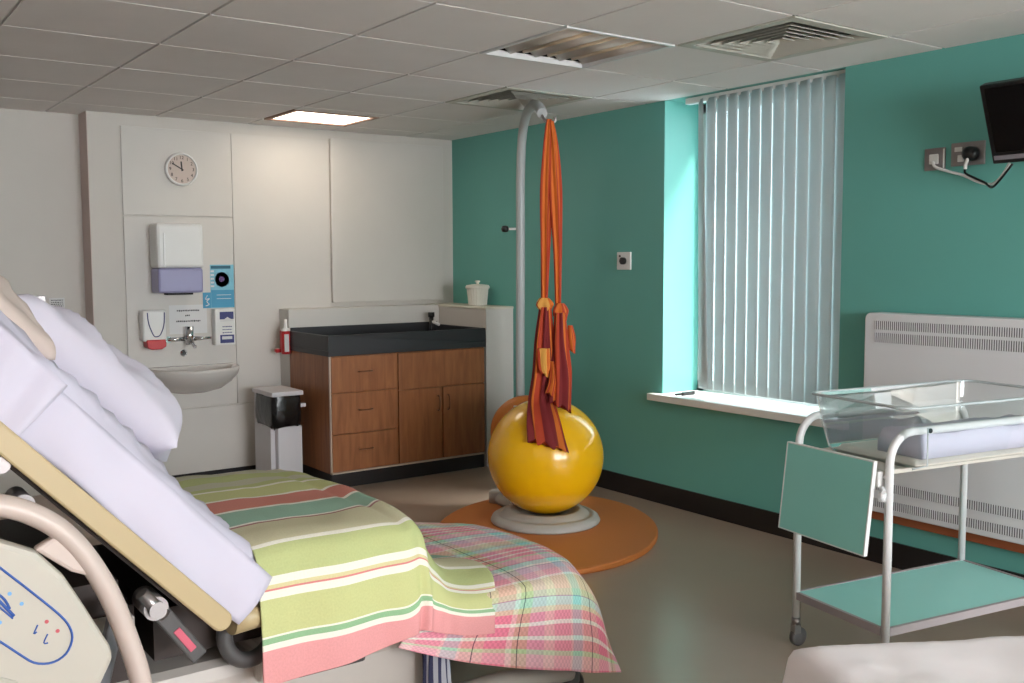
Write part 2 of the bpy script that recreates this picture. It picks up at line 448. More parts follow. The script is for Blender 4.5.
# ------------------------------------------------------------------ wall items, back wall
ck = thing('wall_clock', 'round white wall clock with dark numerals on the white panel above the towel dispenser', 'clock', (2.124, YW-.012, 2.077))
cyk, czk = YW-.012, 2.077; RX = Matrix.Rotation(PI/2, 4, 'X')
def facey(prof, c, m, nm, par, n=40): return MB().lathe(prof, c, n, RX, smooth=False).build(nm, m, par)
facey([(0, 0), (.106, 0), (.108, .02), (.104, .032), (.096, .034), (.092, .026)], (2.124, cyk, czk), WPLAST, 'rim', ck)
facey([(0, .022), (.093, .022)], (2.124, cyk, czk), CLOCKF, 'face', ck)
for k in range(1, 13):
    a = 2*PI*k/12
    text(str(k), .03, Matrix.Translation((2.124+.075*math.sin(a), cyk-.024, czk+.075*math.cos(a))) @ RX, BLACKP, 'numeral', ck)
def hand(a, L, w_, nm):
    M = Matrix.Translation((2.124, cyk-.027, czk)) @ Matrix.Rotation(a, 4, 'Y')
    MB().box(-w_, w_, -.001, .001, -.012, L, M).build(nm, BLACKP, ck)
hand(math.radians(-5), .05, .0045, 'hour_hand'); hand(math.radians(-60), .072, .0035, 'minute_hand')

td = thing('towel_dispenser', 'white paper towel dispenser with lilac lower half above the sink', 'dispenser', (2.1, YW-.012, 1.27))
y = YW-.012
m = MB().box(1.905, 2.205, y-.17, y, 1.435, 1.72, b=.02); m.build('upper_cover', WPLAST, td, smooth=False)
MB().box(1.91, 2.20, y-.165, y, 1.275, 1.435, b=.015).build('lower_tank', LILAC, td)
MB().box(1.98, 2.14, y-.13, y-.04, 1.262, 1.278).build('towel_slot', DARKG, td)
MB().box(1.945, 1.957, y-.176, y-.165, 1.44, 1.66, b=.004).build('cover_ridge', mat('gloss_white', (240, 240, 240), .1), td)

def poster_print(items, par):
    for nm, mm, x0, x1, z0, z1, yy in items: MB().box(x0, x1, yy-.0008, yy, z0, z1).build(nm, mm, par)
po = thing('hand_wash_poster', 'turquoise poster with a dark blue circle beside the towel dispenser', 'poster', (2.37, y-.002, 1.3))
MB().box(2.30, 2.462, y-.003, y, 1.165, 1.455).build('sheet', TURQ2, po)
poster_print([('header_band', mat('dark_teal_print', (28, 92, 112), .5), 2.305, 2.44, 1.428, 1.448, y-.003), ('lower_block', TURQ, 2.303, 2.46, 1.168, 1.285, y-.003)], po)
facey([(0, 0), (.049, 0), (.049, .001)], (2.38, y-.003, 1.355), NAVY, 'circle_picture', po, 30)
facey([(0, 0), (.02, 0), (.02, .001)], (2.377, y-.0045, 1.358), mat('purple_print', (80, 50, 110), .5), 'circle_centre', po, 20)
for k in range(5): MB().box(2.303, 2.325, y-.0042, y-.003, 1.305+k*.025, 1.317+k*.025).build('step_mark', PAPER, po)
for k in range(2): MB().box(2.34, 2.44, y-.0042, y-.003, 1.25-k*.025, 1.253-k*.025).build('text_line', PAPER, po)
po2 = thing('small_turquoise_leaflet', 'small turquoise leaflet with white curly print overlapping the poster corner', 'leaflet', (2.27, y-.004, 1.2))
MB().box(2.245, 2.30, y-.006, y-.004, 1.165, 1.27).build('sheet', TURQ, po2)
MB().tube(spline([(2.262, y-.007, 1.18), (2.285, y-.007, 1.19), (2.27, y-.007, 1.21), (2.288, y-.007, 1.228), (2.262, y-.007, 1.225), (2.275, y-.007, 1.25)], 30), .003, 6).build('curly_print', PAPER, po2)

no = thing('typed_notice', 'white notice with three short lines of dark print above the tap', 'notice', (2.15, y-.002, 1.1))
MB().box(2.02, 2.27, y-.0015, y, 1.0, 1.19).build('sheet', PAPER, no)
def scribble(xa, xb, z, yy, par, m_=INK, h=.012):
    x = xa; mm = MB()
    while x < xb:
        wdt = random.uniform(.006, .012); mm.box(x, min(x+wdt, xb), yy-.0008, yy, z-h*random.uniform(.3, .5), z+h*random.uniform(.3, .5)); x += wdt+.003
    mm.build('print_line', m_, par)
scribble(2.07, 2.22, 1.153, y-.0015, no); scribble(2.125, 2.155, 1.12, y-.0015, no); scribble(2.065, 2.225, 1.083, y-.0015, no)

sd = thing('soap_dispenser', 'white wall soap dispenser with red push bar left of the tap', 'dispenser', (1.89, y, .91))
MB().box(1.825, 1.975, y-.09, y, .965, 1.165, b=.012).build('body', WPLAST, sd)
MB().prism([(1.845, .975), (1.965, .975), (1.968, .93), (1.94, .912), (1.875, .912), (1.848, .928)], y-.10, y-.01).build('push_bar', REDP, sd, bevel=.005)
MB().tube(spline([(1.855, y-.091, 1.15), (1.862, y-.091, 1.08), (1.89, y-.091, 1.005), (1.912, y-.091, .995), (1.935, y-.091, 1.01), (1.957, y-.091, 1.07), (1.962, y-.091, 1.15)], 30), .0035, 6).build('outline_print', NAVY, sd)
sd2 = thing('glove_label_box', 'slim white dispenser box with navy printed label right of the tap', 'dispenser', (2.37, y, .92))
MB().box(2.30, 2.44, y-.07, y, .915, 1.16, b=.008).build('body', WPLAST, sd2)
for nm, z0, z1 in (('label_block', 1.09, 1.14), ('label_block', .93, .985)): MB().box(2.333, 2.428, y-.0715, y-.07, z0, z1).build(nm, NAVY, sd2)
MB().box(2.345, 2.415, y-.0725, y-.0715, .955, .975).build('label_strip', PAPER, sd2)
MB().prism([(2.335, 1.09), (2.36, 1.088), (2.385, 1.105), (2.41, 1.09), (2.425, 1.09), (2.425, 1.075), (2.335, 1.075)], y-.0725, y-.0712).build('label_wave', PAPER, sd2)
for z in (1.04, 1.02, 1.0): scribble(2.35, 2.415, z, y-.0705, sd2, NAVY, .008)

# tap
tp = thing('mixer_tap', 'chrome wall mixer tap with side lever above the white basin', 'tap', (2.12, y, .97))
MB().tube([(1.99, y-.05, .968), (2.10, y-.05, .968)], .014, 12).tube([(1.995, y, .968), (1.995, y-.055, .968)], .022, 14).build('inlet_pipe', CHROME, tp)
MB().cyl((2.135, y-.05, .93), .027, .12, 'z').cyl((2.135, y, .968), .026, -.05, 'y').build('body', CHROME, tp)
MB().tube([(2.15, y-.05, .968), (2.27, y-.075, .972)], [.017, .009], 12).build('lever', CHROME, tp)
MB().tube(spline([(2.135, y-.05, .94), (2.13, y-.12, .94), (2.125, y-.18, .925)], 10), .012, 12).build('spout', CHROME, tp)
# basin
ba = thing('wash_basin', 'white ceramic wall-hung hand basin below the chrome tap', 'sink', (2.15, y, .6))
m = MB(); vs = []; fs = []; NB, NR = 28, 9
cx, ty = 2.14, .785
prof = []
outer = [(1., 0), (1.0, -.018), (.97, -.05), (.86, -.10), (.66, -.145), (.40, -.17), (0.02, -.178)]
inner = [(.93, 0.0), (.88, -.03), (.7, -.09), (.4, -.12), (.02, -.125)]
ring_def = inner[::-1]+outer
for (k, dz) in ring_def:
    for q in range(NB+1):
        a = PI*q/NB; xx = cx-math.cos(a)*.30*k; yy = y-.02*(k > .9)-math.sin(a)**.8*.36*k if 0 < q < NB else y
        vs.append((xx, min(yy, y), ty+dz))
for r in range(len(ring_def)-1):
    for q in range(NB): i = r*(NB+1)+q; fs.append((i, i+1, i+NB+2, i+NB+1))
m.add(vs, fs, True); m.build('bowl', CERAMIC, ba)
MB().box(cx-.30, cx+.30, y-.055, y, ty-.10, ty+.004, b=.01).build('back_ledge', CERAMIC, ba)
ov = facey([(0, .01), (.014, .012), (.022, .004), (.024, 0)], (2.108, y, .872), CHROME, 'waste_grid', thing('overflow_outlet', 'small round black and chrome outlet in the panel between tap and basin', 'outlet', (2.108, y, .872)))
MB().cyl((2.108, y-.0105, .872), .013, -.003, 'y').build('hole', BLACKP, ov.parent)
st = thing('panel_sticker', 'tiny grey sticker on the white panel under the basin', 'sticker', (1.94, y, .557))
MB().box(1.925, 1.96, y-.002, y, .545, .570).build('backing', PAPER, st)
MB().box(1.93, 1.941, y-.0028, y-.002, .55, .566).box(1.945, 1.955, y-.0028, y-.002, .55, .566).build('print', INK, st)

# hand gel bottle
hg = thing('hand_gel_bottle', 'small red and white pump bottle at the left end of the dark worktop', 'bottle', (2.752, 6.44, .84))
MB().box(2.74, 2.786, 6.462, 6.52, .85, 1.0, b=.004).box(2.70, 2.786, 6.48, 6.52, .85, .875, b=.004).build('wall_bracket', REDP, hg)
MB().lathe([(0, .842), (.030, .842), (.033, .86), (.033, .98), (.028, 1.0), (.012, 1.01)], (2.752, 6.44, 0), 20).build('bottle_body', REDP, hg)
MB().box(2.728, 2.76, 6.402, 6.410, .86, .98, b=.002).build('bottle_label', PAPER, hg)
MB().lathe([(.030, 1.0), (.026, 1.015), (.012, 1.02), (.012, 1.05), (.009, 1.08), (0, 1.08)], (2.752, 6.44, 0), 16).build('pump_cap', WPLAST, hg)

# wall plates on recessed wall at far left
for (xa, xb, za, zb, lab, nm) in ((1.215, 1.316, 1.19, 1.265, 'grey steel socket plate with black knob on the recessed white wall behind the bed', 'socket_plate'),):
    s_ = thing('wall_socket', lab, 'socket', (xa, YREC, za))
    MB().box(xa, xb, YREC-.008, YREC, za, zb, b=.003).build('plate', STEEL, s_)
    MB().cyl(((xa+xb)/2+.01, YREC-.008, (za+zb)/2-.008), .014, -.02, 'y').build('knob', BLACKP, s_)
s_ = thing('wall_label_plate', 'white label plate with lines of print right of the socket plate on the recessed wall', 'label', (1.38, YREC, 1.14))
MB().box(1.335, 1.426, YREC-.006, YREC, 1.13, 1.25, b=.002).build('plate', PAPER, s_)
for z in (1.235, 1.222, 1.21, 1.198): scribble(1.345, 1.418, z, YREC-.006, s_, INK, .007)

# ------------------------------------------------------------------ cabinet
CX0, CX1, CY0, CY1 = 2.785, 3.99, 5.85, 6.455
ca = thing('changing_cabinet', 'brown wood-effect cabinet with three drawers and two doors under a charcoal worktop', 'cabinet', (3.39, 6.15, 0))
MB().box(CX0+.012, CX1, CY0+.03, CY1, 0.0, .10).box(CX0+.006, CX1, CY0-.0, CY1, 0, .098).build('plinth', BLACKV, ca)
MB().box(CX0, CX1, CY0, CY1, .10, .866).build('carcass', WOOD, ca)
MB().box(CX0, CX1, CY0-.018, CY0, .098, .108).box(CX0, CX0+.008, CY0-.018, CY0, .098, .866).build('edge_strip', CARCEDGE, ca)
def front(nm, x0, x1, z0, z1):
    o = MB().box(x0, x1, CY0-.018, CY0, z0, z1, b=.002).build(nm, WOOD, ca); return o
def bow(par, c, L, vert=False):
    x, yy, z = c; d = (0, 0, L/2) if vert else (L/2, 0, 0)
    pts = [(x-d[0], yy, z-d[2]), (x-d[0], yy-.022, z-d[2]*.9), (x, yy-.028, z), (x+d[0], yy-.022, z+d[2]*.9), (x+d[0], yy, z+d[2])]
    MB().tube(spline(pts, 12), .0045, 8).build('handle', KNOBB, par, off=parent_loc(par))
for (z0, z1) in ((.112, .352), (.36, .622), (.63, .858)):
    o = front('drawer', CX0+.012, 3.277, z0, z1); bow(o, (3.035, CY0-.018, (z0+z1)/2+.015), .09)
front('false_drawer_front', 3.29, 3.985, .615, .858)
o = front('door', 3.29, 3.628, .112, .607); bow(o, (3.595, CY0-.018, .50), .10, True)
o = front('door', 3.640, 3.985, .112, .607); bow(o, (3.675, CY0-.018, .50), .10, True)
wt = MB(); a0, a1, b0, b1 = CX0-.012, 3.992, 5.822, 6.459
wt.box(a0, a1, b0, b1, .866, .90); wt.box(a0, a1, b0, b0+.02, .90, 1.0); wt.box(a0, a0+.02, b0+.02, b1, .90, 1.0)
wt.box(a1-.02, a1, b0+.02, b1, .90, 1.0); wt.box(a0+.02, a1-.02, b1-.02, b1, .90, 1.02)
t_ = wt.build('changing_worktop', WORKTOP, bevel=.004)
tag(t_, 'charcoal deep-sided worktop tray on top of the brown cabinet', 'worktop')
bt = thing('worktop_tap', 'small black tap with pale spout at the rear of the charcoal worktop', 'tap', (3.87, 6.33, .90))
MB().cyl((3.87, 6.36, .90), .016, .16, 'z').cyl((3.87, 6.36, 1.06), .024, .035, 'z').build('tap_body', BLACKP, bt)
MB().tube([(3.87, 6.36, 1.03), (3.895, 6.29, 1.005)], .01, 10).build('spout', WPLAST, bt)
# tub on the boxing
rb = thing('ribbed_tub', 'white ribbed plastic tub with knobbed lid on the corner boxing', 'tub', (4.125, 6.12, 1.148))
m = MB(); vs = []; n = 48
for (r, z) in ((.0, 0), (.066, 0), (.078, .125), (.0, .125)):
    for q in range(n):
        rr = r*(1+(.04 if q % 2 else 0)); vs.append((4.125+rr*math.cos(2*PI*q/n), 6.12+rr*math.sin(2*PI*q/n), 1.149+z))
m.add(vs, [(i*n+q, i*n+(q+1) % n, (i+1)*n+(q+1) % n, (i+1)*n+q) for i in range(3) for q in range(n)]); m.build('tub_body', CREAMTUB, rb)
MB().lathe([(0, .123), (.088, .123), (.09, .135), (.082, .148), (.03, .155), (0, .155)], (4.125, 6.12, 1.149), 32).build('lid', CREAMTUB, rb)
MB().lathe([(.012, .15), (.01, .165), (.02, .172), (.02, .18), (0, .184)], (4.125, 6.12, 1.149), 16).build('lid_knob', CREAMTUB, rb)

# bin
bn = thing('sack_holder_bin', 'white pedal bin with black liner bag beside the brown cabinet', 'bin', (2.55, 6.15, 0))
B0, B1, C0, C1 = 2.50, 2.70, 6.08, 6.40
MB().box(B0+.03, B1, C0, C1, .02, .40, b=.008).box(B0, B0+.03, C0+.05, C1, .02, .40).box(B0, B1, C1-.02, C1, .38, .60).build('bin_body', BINW, bn)
MB().box(B0-.01, B1+.01, C0-.01, C1+.01, .602, .632, b=.006).build('lid', BINW, bn)
MB().box(B1-.01, B1+.03, C0-.0, C0+.03, .52, .545, b=.004).build('latch', BINW, bn)
m = MB(); n = 40; vs = []
levels = [(.600, 1.0), (.56, 1.02), (.50, 1.03), (.44, 1.02), (.405, .97), (.385, .85)]
for (z, k) in levels:
    for q in range(n):
        a = 2*PI*q/n; ca_, sa = math.cos(a), math.sin(a); e = .25
        px = math.copysign(abs(ca_)**e, ca_)*.101*k; py = math.copysign(abs(sa)**e, sa)*.155*k
        d = 1+.04*fbm((ca_*2, sa*2, z*9), 1.6)
        vs.append(((B0+B1)/2+px*d-.004, (C0+C1)/2-.014+py*d, z+.008*math.sin(q*1.7)*(z < .45)))
m.add(vs, [(i*n+q, i*n+(q+1) % n, (i+1)*n+(q+1) % n, (i+1)*n+q) for i in range(len(levels)-1) for q in range(n)], True)
m.build('liner_bag', BINBAG, bn)

# ------------------------------------------------------------------ balls, mat, pole, sling
mc = (3.285, 4.215); n = 72
MM = Matrix.Rotation(math.atan2(.738, .674), 4, 'Z')
tag(MB().lathe([(0, 0), (.595, 0), (.60, .008), (.60, .024), (.592, .03), (0, .03)], (mc[0], mc[1], 0), n, MM, smooth=False, sx=1.32).build('floor_mat', MATM),
    'rounded orange floor mat under the yellow ball', 'mat')
BC = Vector((3.367, 4.33, .392)); BR = .322
rg = MB().lathe([(.10, .031), (.30, .031), (.305, .04), (.295, .06), (.27, .075), (.255, .075), (.25, .068), (.235, .082), (.20, .10), (.18, .10), (.16, .07), (.10, .06)], (BC.x-.01, BC.y-.01, 0), 64)
rgo = thing('ball_base_ring', 'pale grey stepped ring base under the yellow ball on the orange mat', 'ring base', (BC.x, BC.y, .03))
rg.build('ring', RINGM, rgo)
MB().tube([(BC.x-.03, BC.y+.20, .062), (BC.x-.0, BC.y+.44, .062)], [.03, .035], 12).lathe([(0, .031), (.05, .031), (.05, .09), (.04, .1), (0, .1)], (BC.x+.02, BC.y+.50, 0), 20).build('foot_lug', RINGM, rgo)
yb = thing('birthing_ball', 'large glossy yellow exercise ball resting in the ring base', 'ball', tuple(BC-Vector((0, 0, BR))))
prof = [(BR*math.sin(PI*i/40), -BR*math.cos(PI*i/40)*.99) for i in range(41)]
o = MB().lathe(prof, BC, 64).build('ball_skin', YELLOW, yb)
MB().lathe([(0, 0), (.012, 0), (.01, .006), (0, .007)], BC+Vector((-.12, .12, BR*.84)), 12).build('valve_plug', WPLAST, yb)
RV0, DV0 = Vector((.81, -.586, 0)), Vector((.586, .81, 0))
pl = thing('birthing_pole', 'tall grey curved pole arching over at the ceiling above the yellow ball', 'pole', (3.94, 5.34, 0))
pts = [(3.945, 5.35, .01), (3.925, 5.32, .40), (3.90, 5.288, .85), (3.868, 5.24, 1.25), (3.852, 5.215, 1.70), (3.842, 5.20, 2.0), (3.80, 5.125, 2.24), (3.70, 4.95, 2.352), (3.56, 4.70, 2.372), (3.43, 4.47, 2.325), (3.37, 4.36, 2.27)]
MB().tube(spline(pts, 70), .029, 16).build('bent_tube', POLEM, pl)
MB().lathe([(0, 0), (.16, 0), (.16, .015), (.05, .03), (.034, .06)], (3.945, 5.35, 0), 32).build('base_plate', POLEM, pl)
MB().tube(spline([(3.37, 4.36, 2.26), (3.366, 4.34, 2.235), (3.385, 4.32, 2.215), (3.41, 4.30, 2.225), (3.41, 4.30, 2.25)], 16), .008, 8).build('hook', STEEL, pl)
kp = Vector((3.773, 5.277, 1.679))
MB().tube([(3.855, 5.22, 1.679), kp], .008, 8).build('pin', WPLAST, pl)
MB().lathe([(0, -.022), (.02, -.018), (.026, 0), (.02, .018), (0, .022)], kp, 16).build('knob', BLACKP, pl)

cc = Vector((3.82, 5.11, .375)); CMx = Matrix(((RV0.x, 0, -DV0.x, 0), (RV0.y, 0, -DV0.y, 0), (0, 1, 0, 0), (0, 0, 0, 1)))
MB().lathe([(0, -.06), (.18, -.06), (.215, -.045), (.235, -.01), (.235, .02), (.21, .05), (.15, .066), (0, .07)], cc, 48, CMx).build('back_cushion', ORANGEB, pl)
# sling
SR = (176, 66, 42); SO = (212, 112, 48); SY = (222, 160, 78); SM = (128, 46, 48)
def sl_mat(name, cols):
    n = len(cols); rep = 1; st_ = []
    for i, c in enumerate(cols): st_.append((i/n, c))
    return striped(name, st_, 1., 0, .7)
SLA = sl_mat('sling_stripes_orange_red', [SR, SO, SR, SR, SO, SM, SR, SO, SR, SO, SO, SR, SO, SR])
SLB = sl_mat('sling_stripes_maroon', [SM, SR, SM, SO, SY, SM, SR, SM, SO, SR, SM, SM, SO, SR])
SLC = sl_mat('sling_stripes_yellow', [SY, SY, SO, SY, SR, SY, SY, SO])
RV, DV = Vector((.81, -.586, 0)), Vector((.586, .81, 0))     # across / towards the wall
def pleat(name, pts, W, Dp, mm, par, pleats=7, amp=.28, n=56, steps=40, ph=0., slant=.012):
    c = spline(pts, steps); k = len(W)-1; vs = []; uv = []
    for i, p_ in enumerate(c):
        t = i/steps; w_ = cr([float(x) for x in W], t*k); d_ = cr([float(x) for x in Dp], t*k)
        tg = (c[min(i+1, steps)]-c[max(i-1, 0)]).normalized()
        for q in range(n+1):
            a = 2*PI*q/n; r = 1+amp*math.sin(pleats*a+ph+1.3*math.sin(3*t+ph))+.06*math.sin(3*a+5*t)
            vs.append(p_+RV*math.cos(a)*w_*r+DV*math.sin(a)*d_*r+tg*(slant*max(0, t-.7)/.3*(math.cos(a)+.5*math.sin(pleats*a)))); uv.append((q/n*.999, t))
    fs = [(i*(n+1)+q, i*(n+1)+q+1, (i+1)*(n+1)+q+1, (i+1)*(n+1)+q) for i in range(steps) for q in range(n)]
    fs.append(tuple(range(n+1))[::-1]); fs.append(tuple((steps)*(n+1)+q for q in range(n+1)))
    m = MB(); m.add(vs, fs, True); m.uv = uv
    return m.build(name, mm, par)
hk = Vector((3.398, 4.306, 2.235))
sg = thing('striped_sling', 'red and orange striped cloth sling hanging from the curved grey pole onto the yellow ball', 'sling', tuple(hk))
# camera-facing side of the ball: cloth slides down that side
tc_ = Vector((-.614, -.789, 0))
def H(px, z, dep=0.): return Vector((hk.x, hk.y, 0))+RV*((px-548.5)/998*5.45)+tc_*dep+Vector((0, 0, z))
pleat('hanging_strand', [H(545, 2.235), H(544, 2.10), H(542, 1.85), H(541, 1.5), H(540, 1.2)], [.012, .024, .030, .022, .014], [.012, .02, .025, .02, .014], SLA, sg, 5, ph=.4)
pleat('hanging_strand', [H(547, 2.225), H(549, 2.10), H(551, 1.85), H(553.5, 1.5), H(554, 1.2)], [.012, .022, .030, .020, .013], [.012, .02, .025, .02, .014], SLA, sg, 5, ph=1.9)
def onball(px, th, lift=.02):
    return Vector((BC.x, BC.y, BC.z))+RV*((px-546)/998*5.3)+(tc_*math.sin(th)+Vector((0, 0, math.cos(th))))*(BR+lift)
R_ = math.radians
def ontop(px, z, dep): return H(px, z, dep)
pleat('knot', [H(540, 1.27, .02), H(540, 1.235, .02), H(540.5, 1.20, .02)], [.022, .045, .03], [.02, .035, .03], SLC, sg, 5, .15, steps=14)
pleat('knot', [H(556, 1.24, .02), H(556, 1.20, .02), H(556, 1.16, .02)], [.02, .04, .035], [.02, .035, .03], SLA, sg, 5, .15, steps=14)
pleat('long_tail', [H(541, 1.22, .03), H(540, 1.05, .05), H(540, .86, .09), onball(542, R_(22), .035), onball(545, R_(48), .03), onball(549, R_(70), .02)], [.028, .046, .058, .062, .075, .088], [.03, .035, .035, .03, .022, .014], SLB, sg, 8, .2, n=80, ph=.3, slant=.03)
pleat('short_tail', [H(556, 1.19, .05), H(556, 1.02, .08), H(557, .86, .13), H(556, .70, .20)], [.026, .036, .048, .05], [.025, .03, .03, .02], SLB, sg, 6, .22, ph=2., slant=.03)
pleat('yellow_tail', [H(560, 1.03, .06), H(562, .92, .10), H(565, .80, .14)], [.010, .018, .010], [.012, .016, .012], SLC, sg, 4, .2, steps=16)
pleat('orange_tail', [H(539, 1.0, .11), H(540, .90, .14), H(541, .86, .15)], [.03, .026, .012], [.012, .012, .01], SLC, sg, 4, .2, steps=16)
pleat('red_tail', [H(566, 1.12, .04), H(567, 1.05, .06), H(568, .98, .07)], [.012, .02, .014], [.01, .015, .01], SLA, sg, 4, .2, steps=16)
pleat('front_tail', [H(548, .93, .11), H(549, .84, .15), H(546, .76, .18)], [.016, .018, .024], [.015, .018, .014], SLA, sg, 4, .2, steps=16)

# ------------------------------------------------------------------ green wall items
ou = thing('wall_outlet', 'small white outlet plate with black rotary on the green wall left of the window', 'socket', (XG, 4.64, 1.41))
MB().box(XG-.012, XG, 4.58, 4.705, 1.415, 1.525, b=.004).build('plate', WPLAST, ou)
MB().cyl((XG-.012, 4.638, 1.470), .022, -.02, 'x').build('rotary', BLACKP, ou)
MB().cyl((XG-.012, 4.675, 1.50), .007, -.004, 'x').build('screw', DKGREY, ou)
def sock(label, y0, y1, z0, z1):
    s_ = thing('wall_socket', label, 'socket', (XG, (y0+y1)/2, z0), 'metal sockets by the television')
    MB().box(XG-.010, XG, y0, y1, z0, z1, b=.003).build('plate', STEEL, s_); return s_
s1 = sock('single brushed steel socket plate with white centre, farthest from the television', 2.522, 2.622, 1.872, 1.972)
MB().box(XG-.02, XG-.01, 2.55, 2.594, 1.90, 1.944, b=.003).build('insert', WPLAST, s1)
MB().box(XG-.013, XG-.01, 2.524, 2.53, 1.88, 1.965).build('edge_glint', WPLAST, s1)
s2 = sock('double brushed steel socket plate with a black plug, next to the television', 2.338, 2.494, 1.882, 1.985)
MB().box(XG-.016, XG-.01, 2.44, 2.475, 1.945, 1.965, b=.002).box(XG-.016, XG-.01, 2.43, 2.46, 1.90, 1.93, b=.002).build('switch', WPLAST, s2)
pg = thing('mains_plug', 'black mains plug pushed into the double steel socket', 'plug', (XG-.02, 2.395, 1.93))
MB().lathe([(0, .0), (.030, .0), (.033, .012), (.03, .035), (.015, .045), (0, .045)], (XG-.011, 2.393, 1.93), 20, Matrix.Rotation(-PI/2, 4, 'Y')).build('plug_body', BLACKP, pg)
MB().tube(spline([(XG-.045, 2.393, 1.91), (XG-.05, 2.40, 1.885), (XG-.045, 2.405, 1.865)], 8), .008, 8).build('strain_relief', WPLAST, pg)
tag(MB().tube(spline([(XG-.022, 2.572, 1.91), (XG-.03, 2.555, 1.885), (XG-.03, 2.49, 1.86), (XG-.03, 2.42, 1.838), (XG-.04, 2.34, 1.802), (XG-.06, 2.27, 1.79), (XG-.09, 2.215, 1.82), (XG-.10, 2.18, 1.868)], 40), .0065, 8).build('aerial_cable', WPLAST),
    'white cable sagging from the single socket to the underside of the television', 'cable')
tag(MB().tube(spline([(XG-.045, 2.405, 1.865), (XG-.05, 2.40, 1.845), (XG-.047, 2.36, 1.822), (XG-.052, 2.31, 1.798), (XG-.07, 2.27, 1.775), (XG-.10, 2.22, 1.80), (XG-.115, 2.16, 1.862)], 36), .005, 8).build('power_cable', BLACKP),
    'black power cable from the plug twisting along the white cable', 'cable')
# television (leans forward at the top)
tv = thing('wall_television', 'black flat television on a wall bracket at the top right of the green wall', 'television', (XG, 1.9, 2.0))
ang = math.atan2(.13, .31)
tvM = Matrix.Translation((4.075, 2.217, 1.862)) @ Matrix.Rotation(-ang, 4, 'Y')   # local z up the screen, local -x the face
MB().box(0, .045, -.66, 0, 0, .333, tvM, b=.006).build('casing', BLACKP, tv)
MB().box(-.002, .001, -.64, -.022, .05, .318, tvM).build('screen', SCREEN, tv)
MB().box(-.004, .001, -.64, -.012, .018, .036, tvM).build('silver_strip', SILVER, tv)
MB().box(XG-.015, XG, 1.82, 1.98, 1.93, 2.13, b=.003).tube([(XG-.01, 1.9, 2.04), (4.06, 1.9, 2.04)], .02, 10).build('wall_bracket', BLACKP, tv)

# heater
ht = thing('wall_heater', 'large white convector panel heater on the green wall right of the window', 'heater', (4.2, 2.1, .27))
HX0, HX1, HY0, HY1, HZ0, HZ1 = 4.125, 4.225, 1.25, 2.842, .278, 1.222
prm = []
r = .03
def rrect(y0, y1, z0, z1, r, n=6):
    P_ = []
    for (cy, cz, a0) in ((y1-r, z1-r, 0), (y0+r, z1-r, PI/2), (y0+r, z0+r, PI), (y1-r, z0+r, 1.5*PI)):
        for i in range(n+1): a = a0+PI/2*i/n; P_.append((cy+r*math.cos(a), cz+r*math.sin(a)))
    return P_
MB().prism(rrect(HY0, HY1, HZ0, HZ1, r), HX0, HX1, 'x').build('casing', HEATM, ht, bevel=.006)
def grille(z0, z1):
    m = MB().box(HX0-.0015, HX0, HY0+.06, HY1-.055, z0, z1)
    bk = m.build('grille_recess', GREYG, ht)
    f_ = MB(); yy = HY0+.06
    while yy < HY1-.056:
        f_.box(HX0-.004, HX0-.001, yy, yy+.0045, z0, z1); yy += .0105
    f_.build('grille_fins', HEATM, ht)
grille(1.145, 1.185); grille(1.085, 1.13); grille(.385, .425); grille(.305, .345)

# ------------------------------------------------------------------ cot trolley
ta = math.radians(-9.6)
tr = thing('cot_trolley', 'white tubular cot trolley with a teal lower shelf by the heater', 'trolley', (3.05, 2.37, 0), rz=ta); tr['rot'] = 1
del_w, ln = .435, .90
def uframe(yy):
    h, rb_ = .885, .10
    pts = [(0, yy, .10), (0, yy, h-rb_)]+[(rb_-rb_*math.cos(PI/2*i/6), yy, h-rb_+rb_*math.sin(PI/2*i/6)) for i in range(1, 7)]
    pts += [(ln-rb_+rb_*math.sin(PI/2*i/6), yy, h-rb_+rb_*math.cos(PI/2*i/6)) for i in range(0, 7)]+[(ln, yy, .10)]
    MB().tube(pts, .0145, 14).build('side_frame', WMETAL, tr)
    MB().cyl((.17, yy-.0142, .885), .0085, -.004, 'y').build('hole_plug', BLACKP, tr)
uframe(0); uframe(-del_w)
MB().box(.004, ln-.004, -del_w+.004, -.004, .192, .212, b=.002).build('lower_shelf', TROLT, tr)
MB().box(-.008, ln+.008, -del_w-.008, -del_w+.006, .186, .214).box(-.008, ln+.008, -.006, .008, .186, .214).box(-.010, .004, -del_w, 0, .186, .214).box(ln-.004, ln+.01, -del_w, 0, .186, .214).build('shelf_edging', EDGEG, tr)
MB().box(-.006, ln-.01, -del_w+.012, -.012, .742, .758, b=.003).build('top_tray', TRAYB, tr)
MB().tube([(.0, -del_w+.01, .735), (.0, -.01, .735)], .011, 10).tube([(ln, -del_w+.01, .735), (ln, -.01, .735)], .011, 10).build('cross_bar', WMETAL, tr)
for (xx, yy) in ((0, 0), (0, -del_w), (ln, 0), (ln, -del_w)):
    c = MB().cyl((xx, yy, .085), .017, .03, 'z').box(xx-.016, xx+.016, yy-.014, yy+.014, .05, .09, b=.004).build('castor', STEEL, tr)
    MB().lathe([(0, -.012), (.03, -.012), (.036, -.008), (.036, .008), (.03, .012), (0, .012)], (xx+.012, yy, .037), 24, Matrix.Rotation(PI/2, 4, 'X')).build('wheel', DKGREY, c, off=Vector((0, 0, 0)))
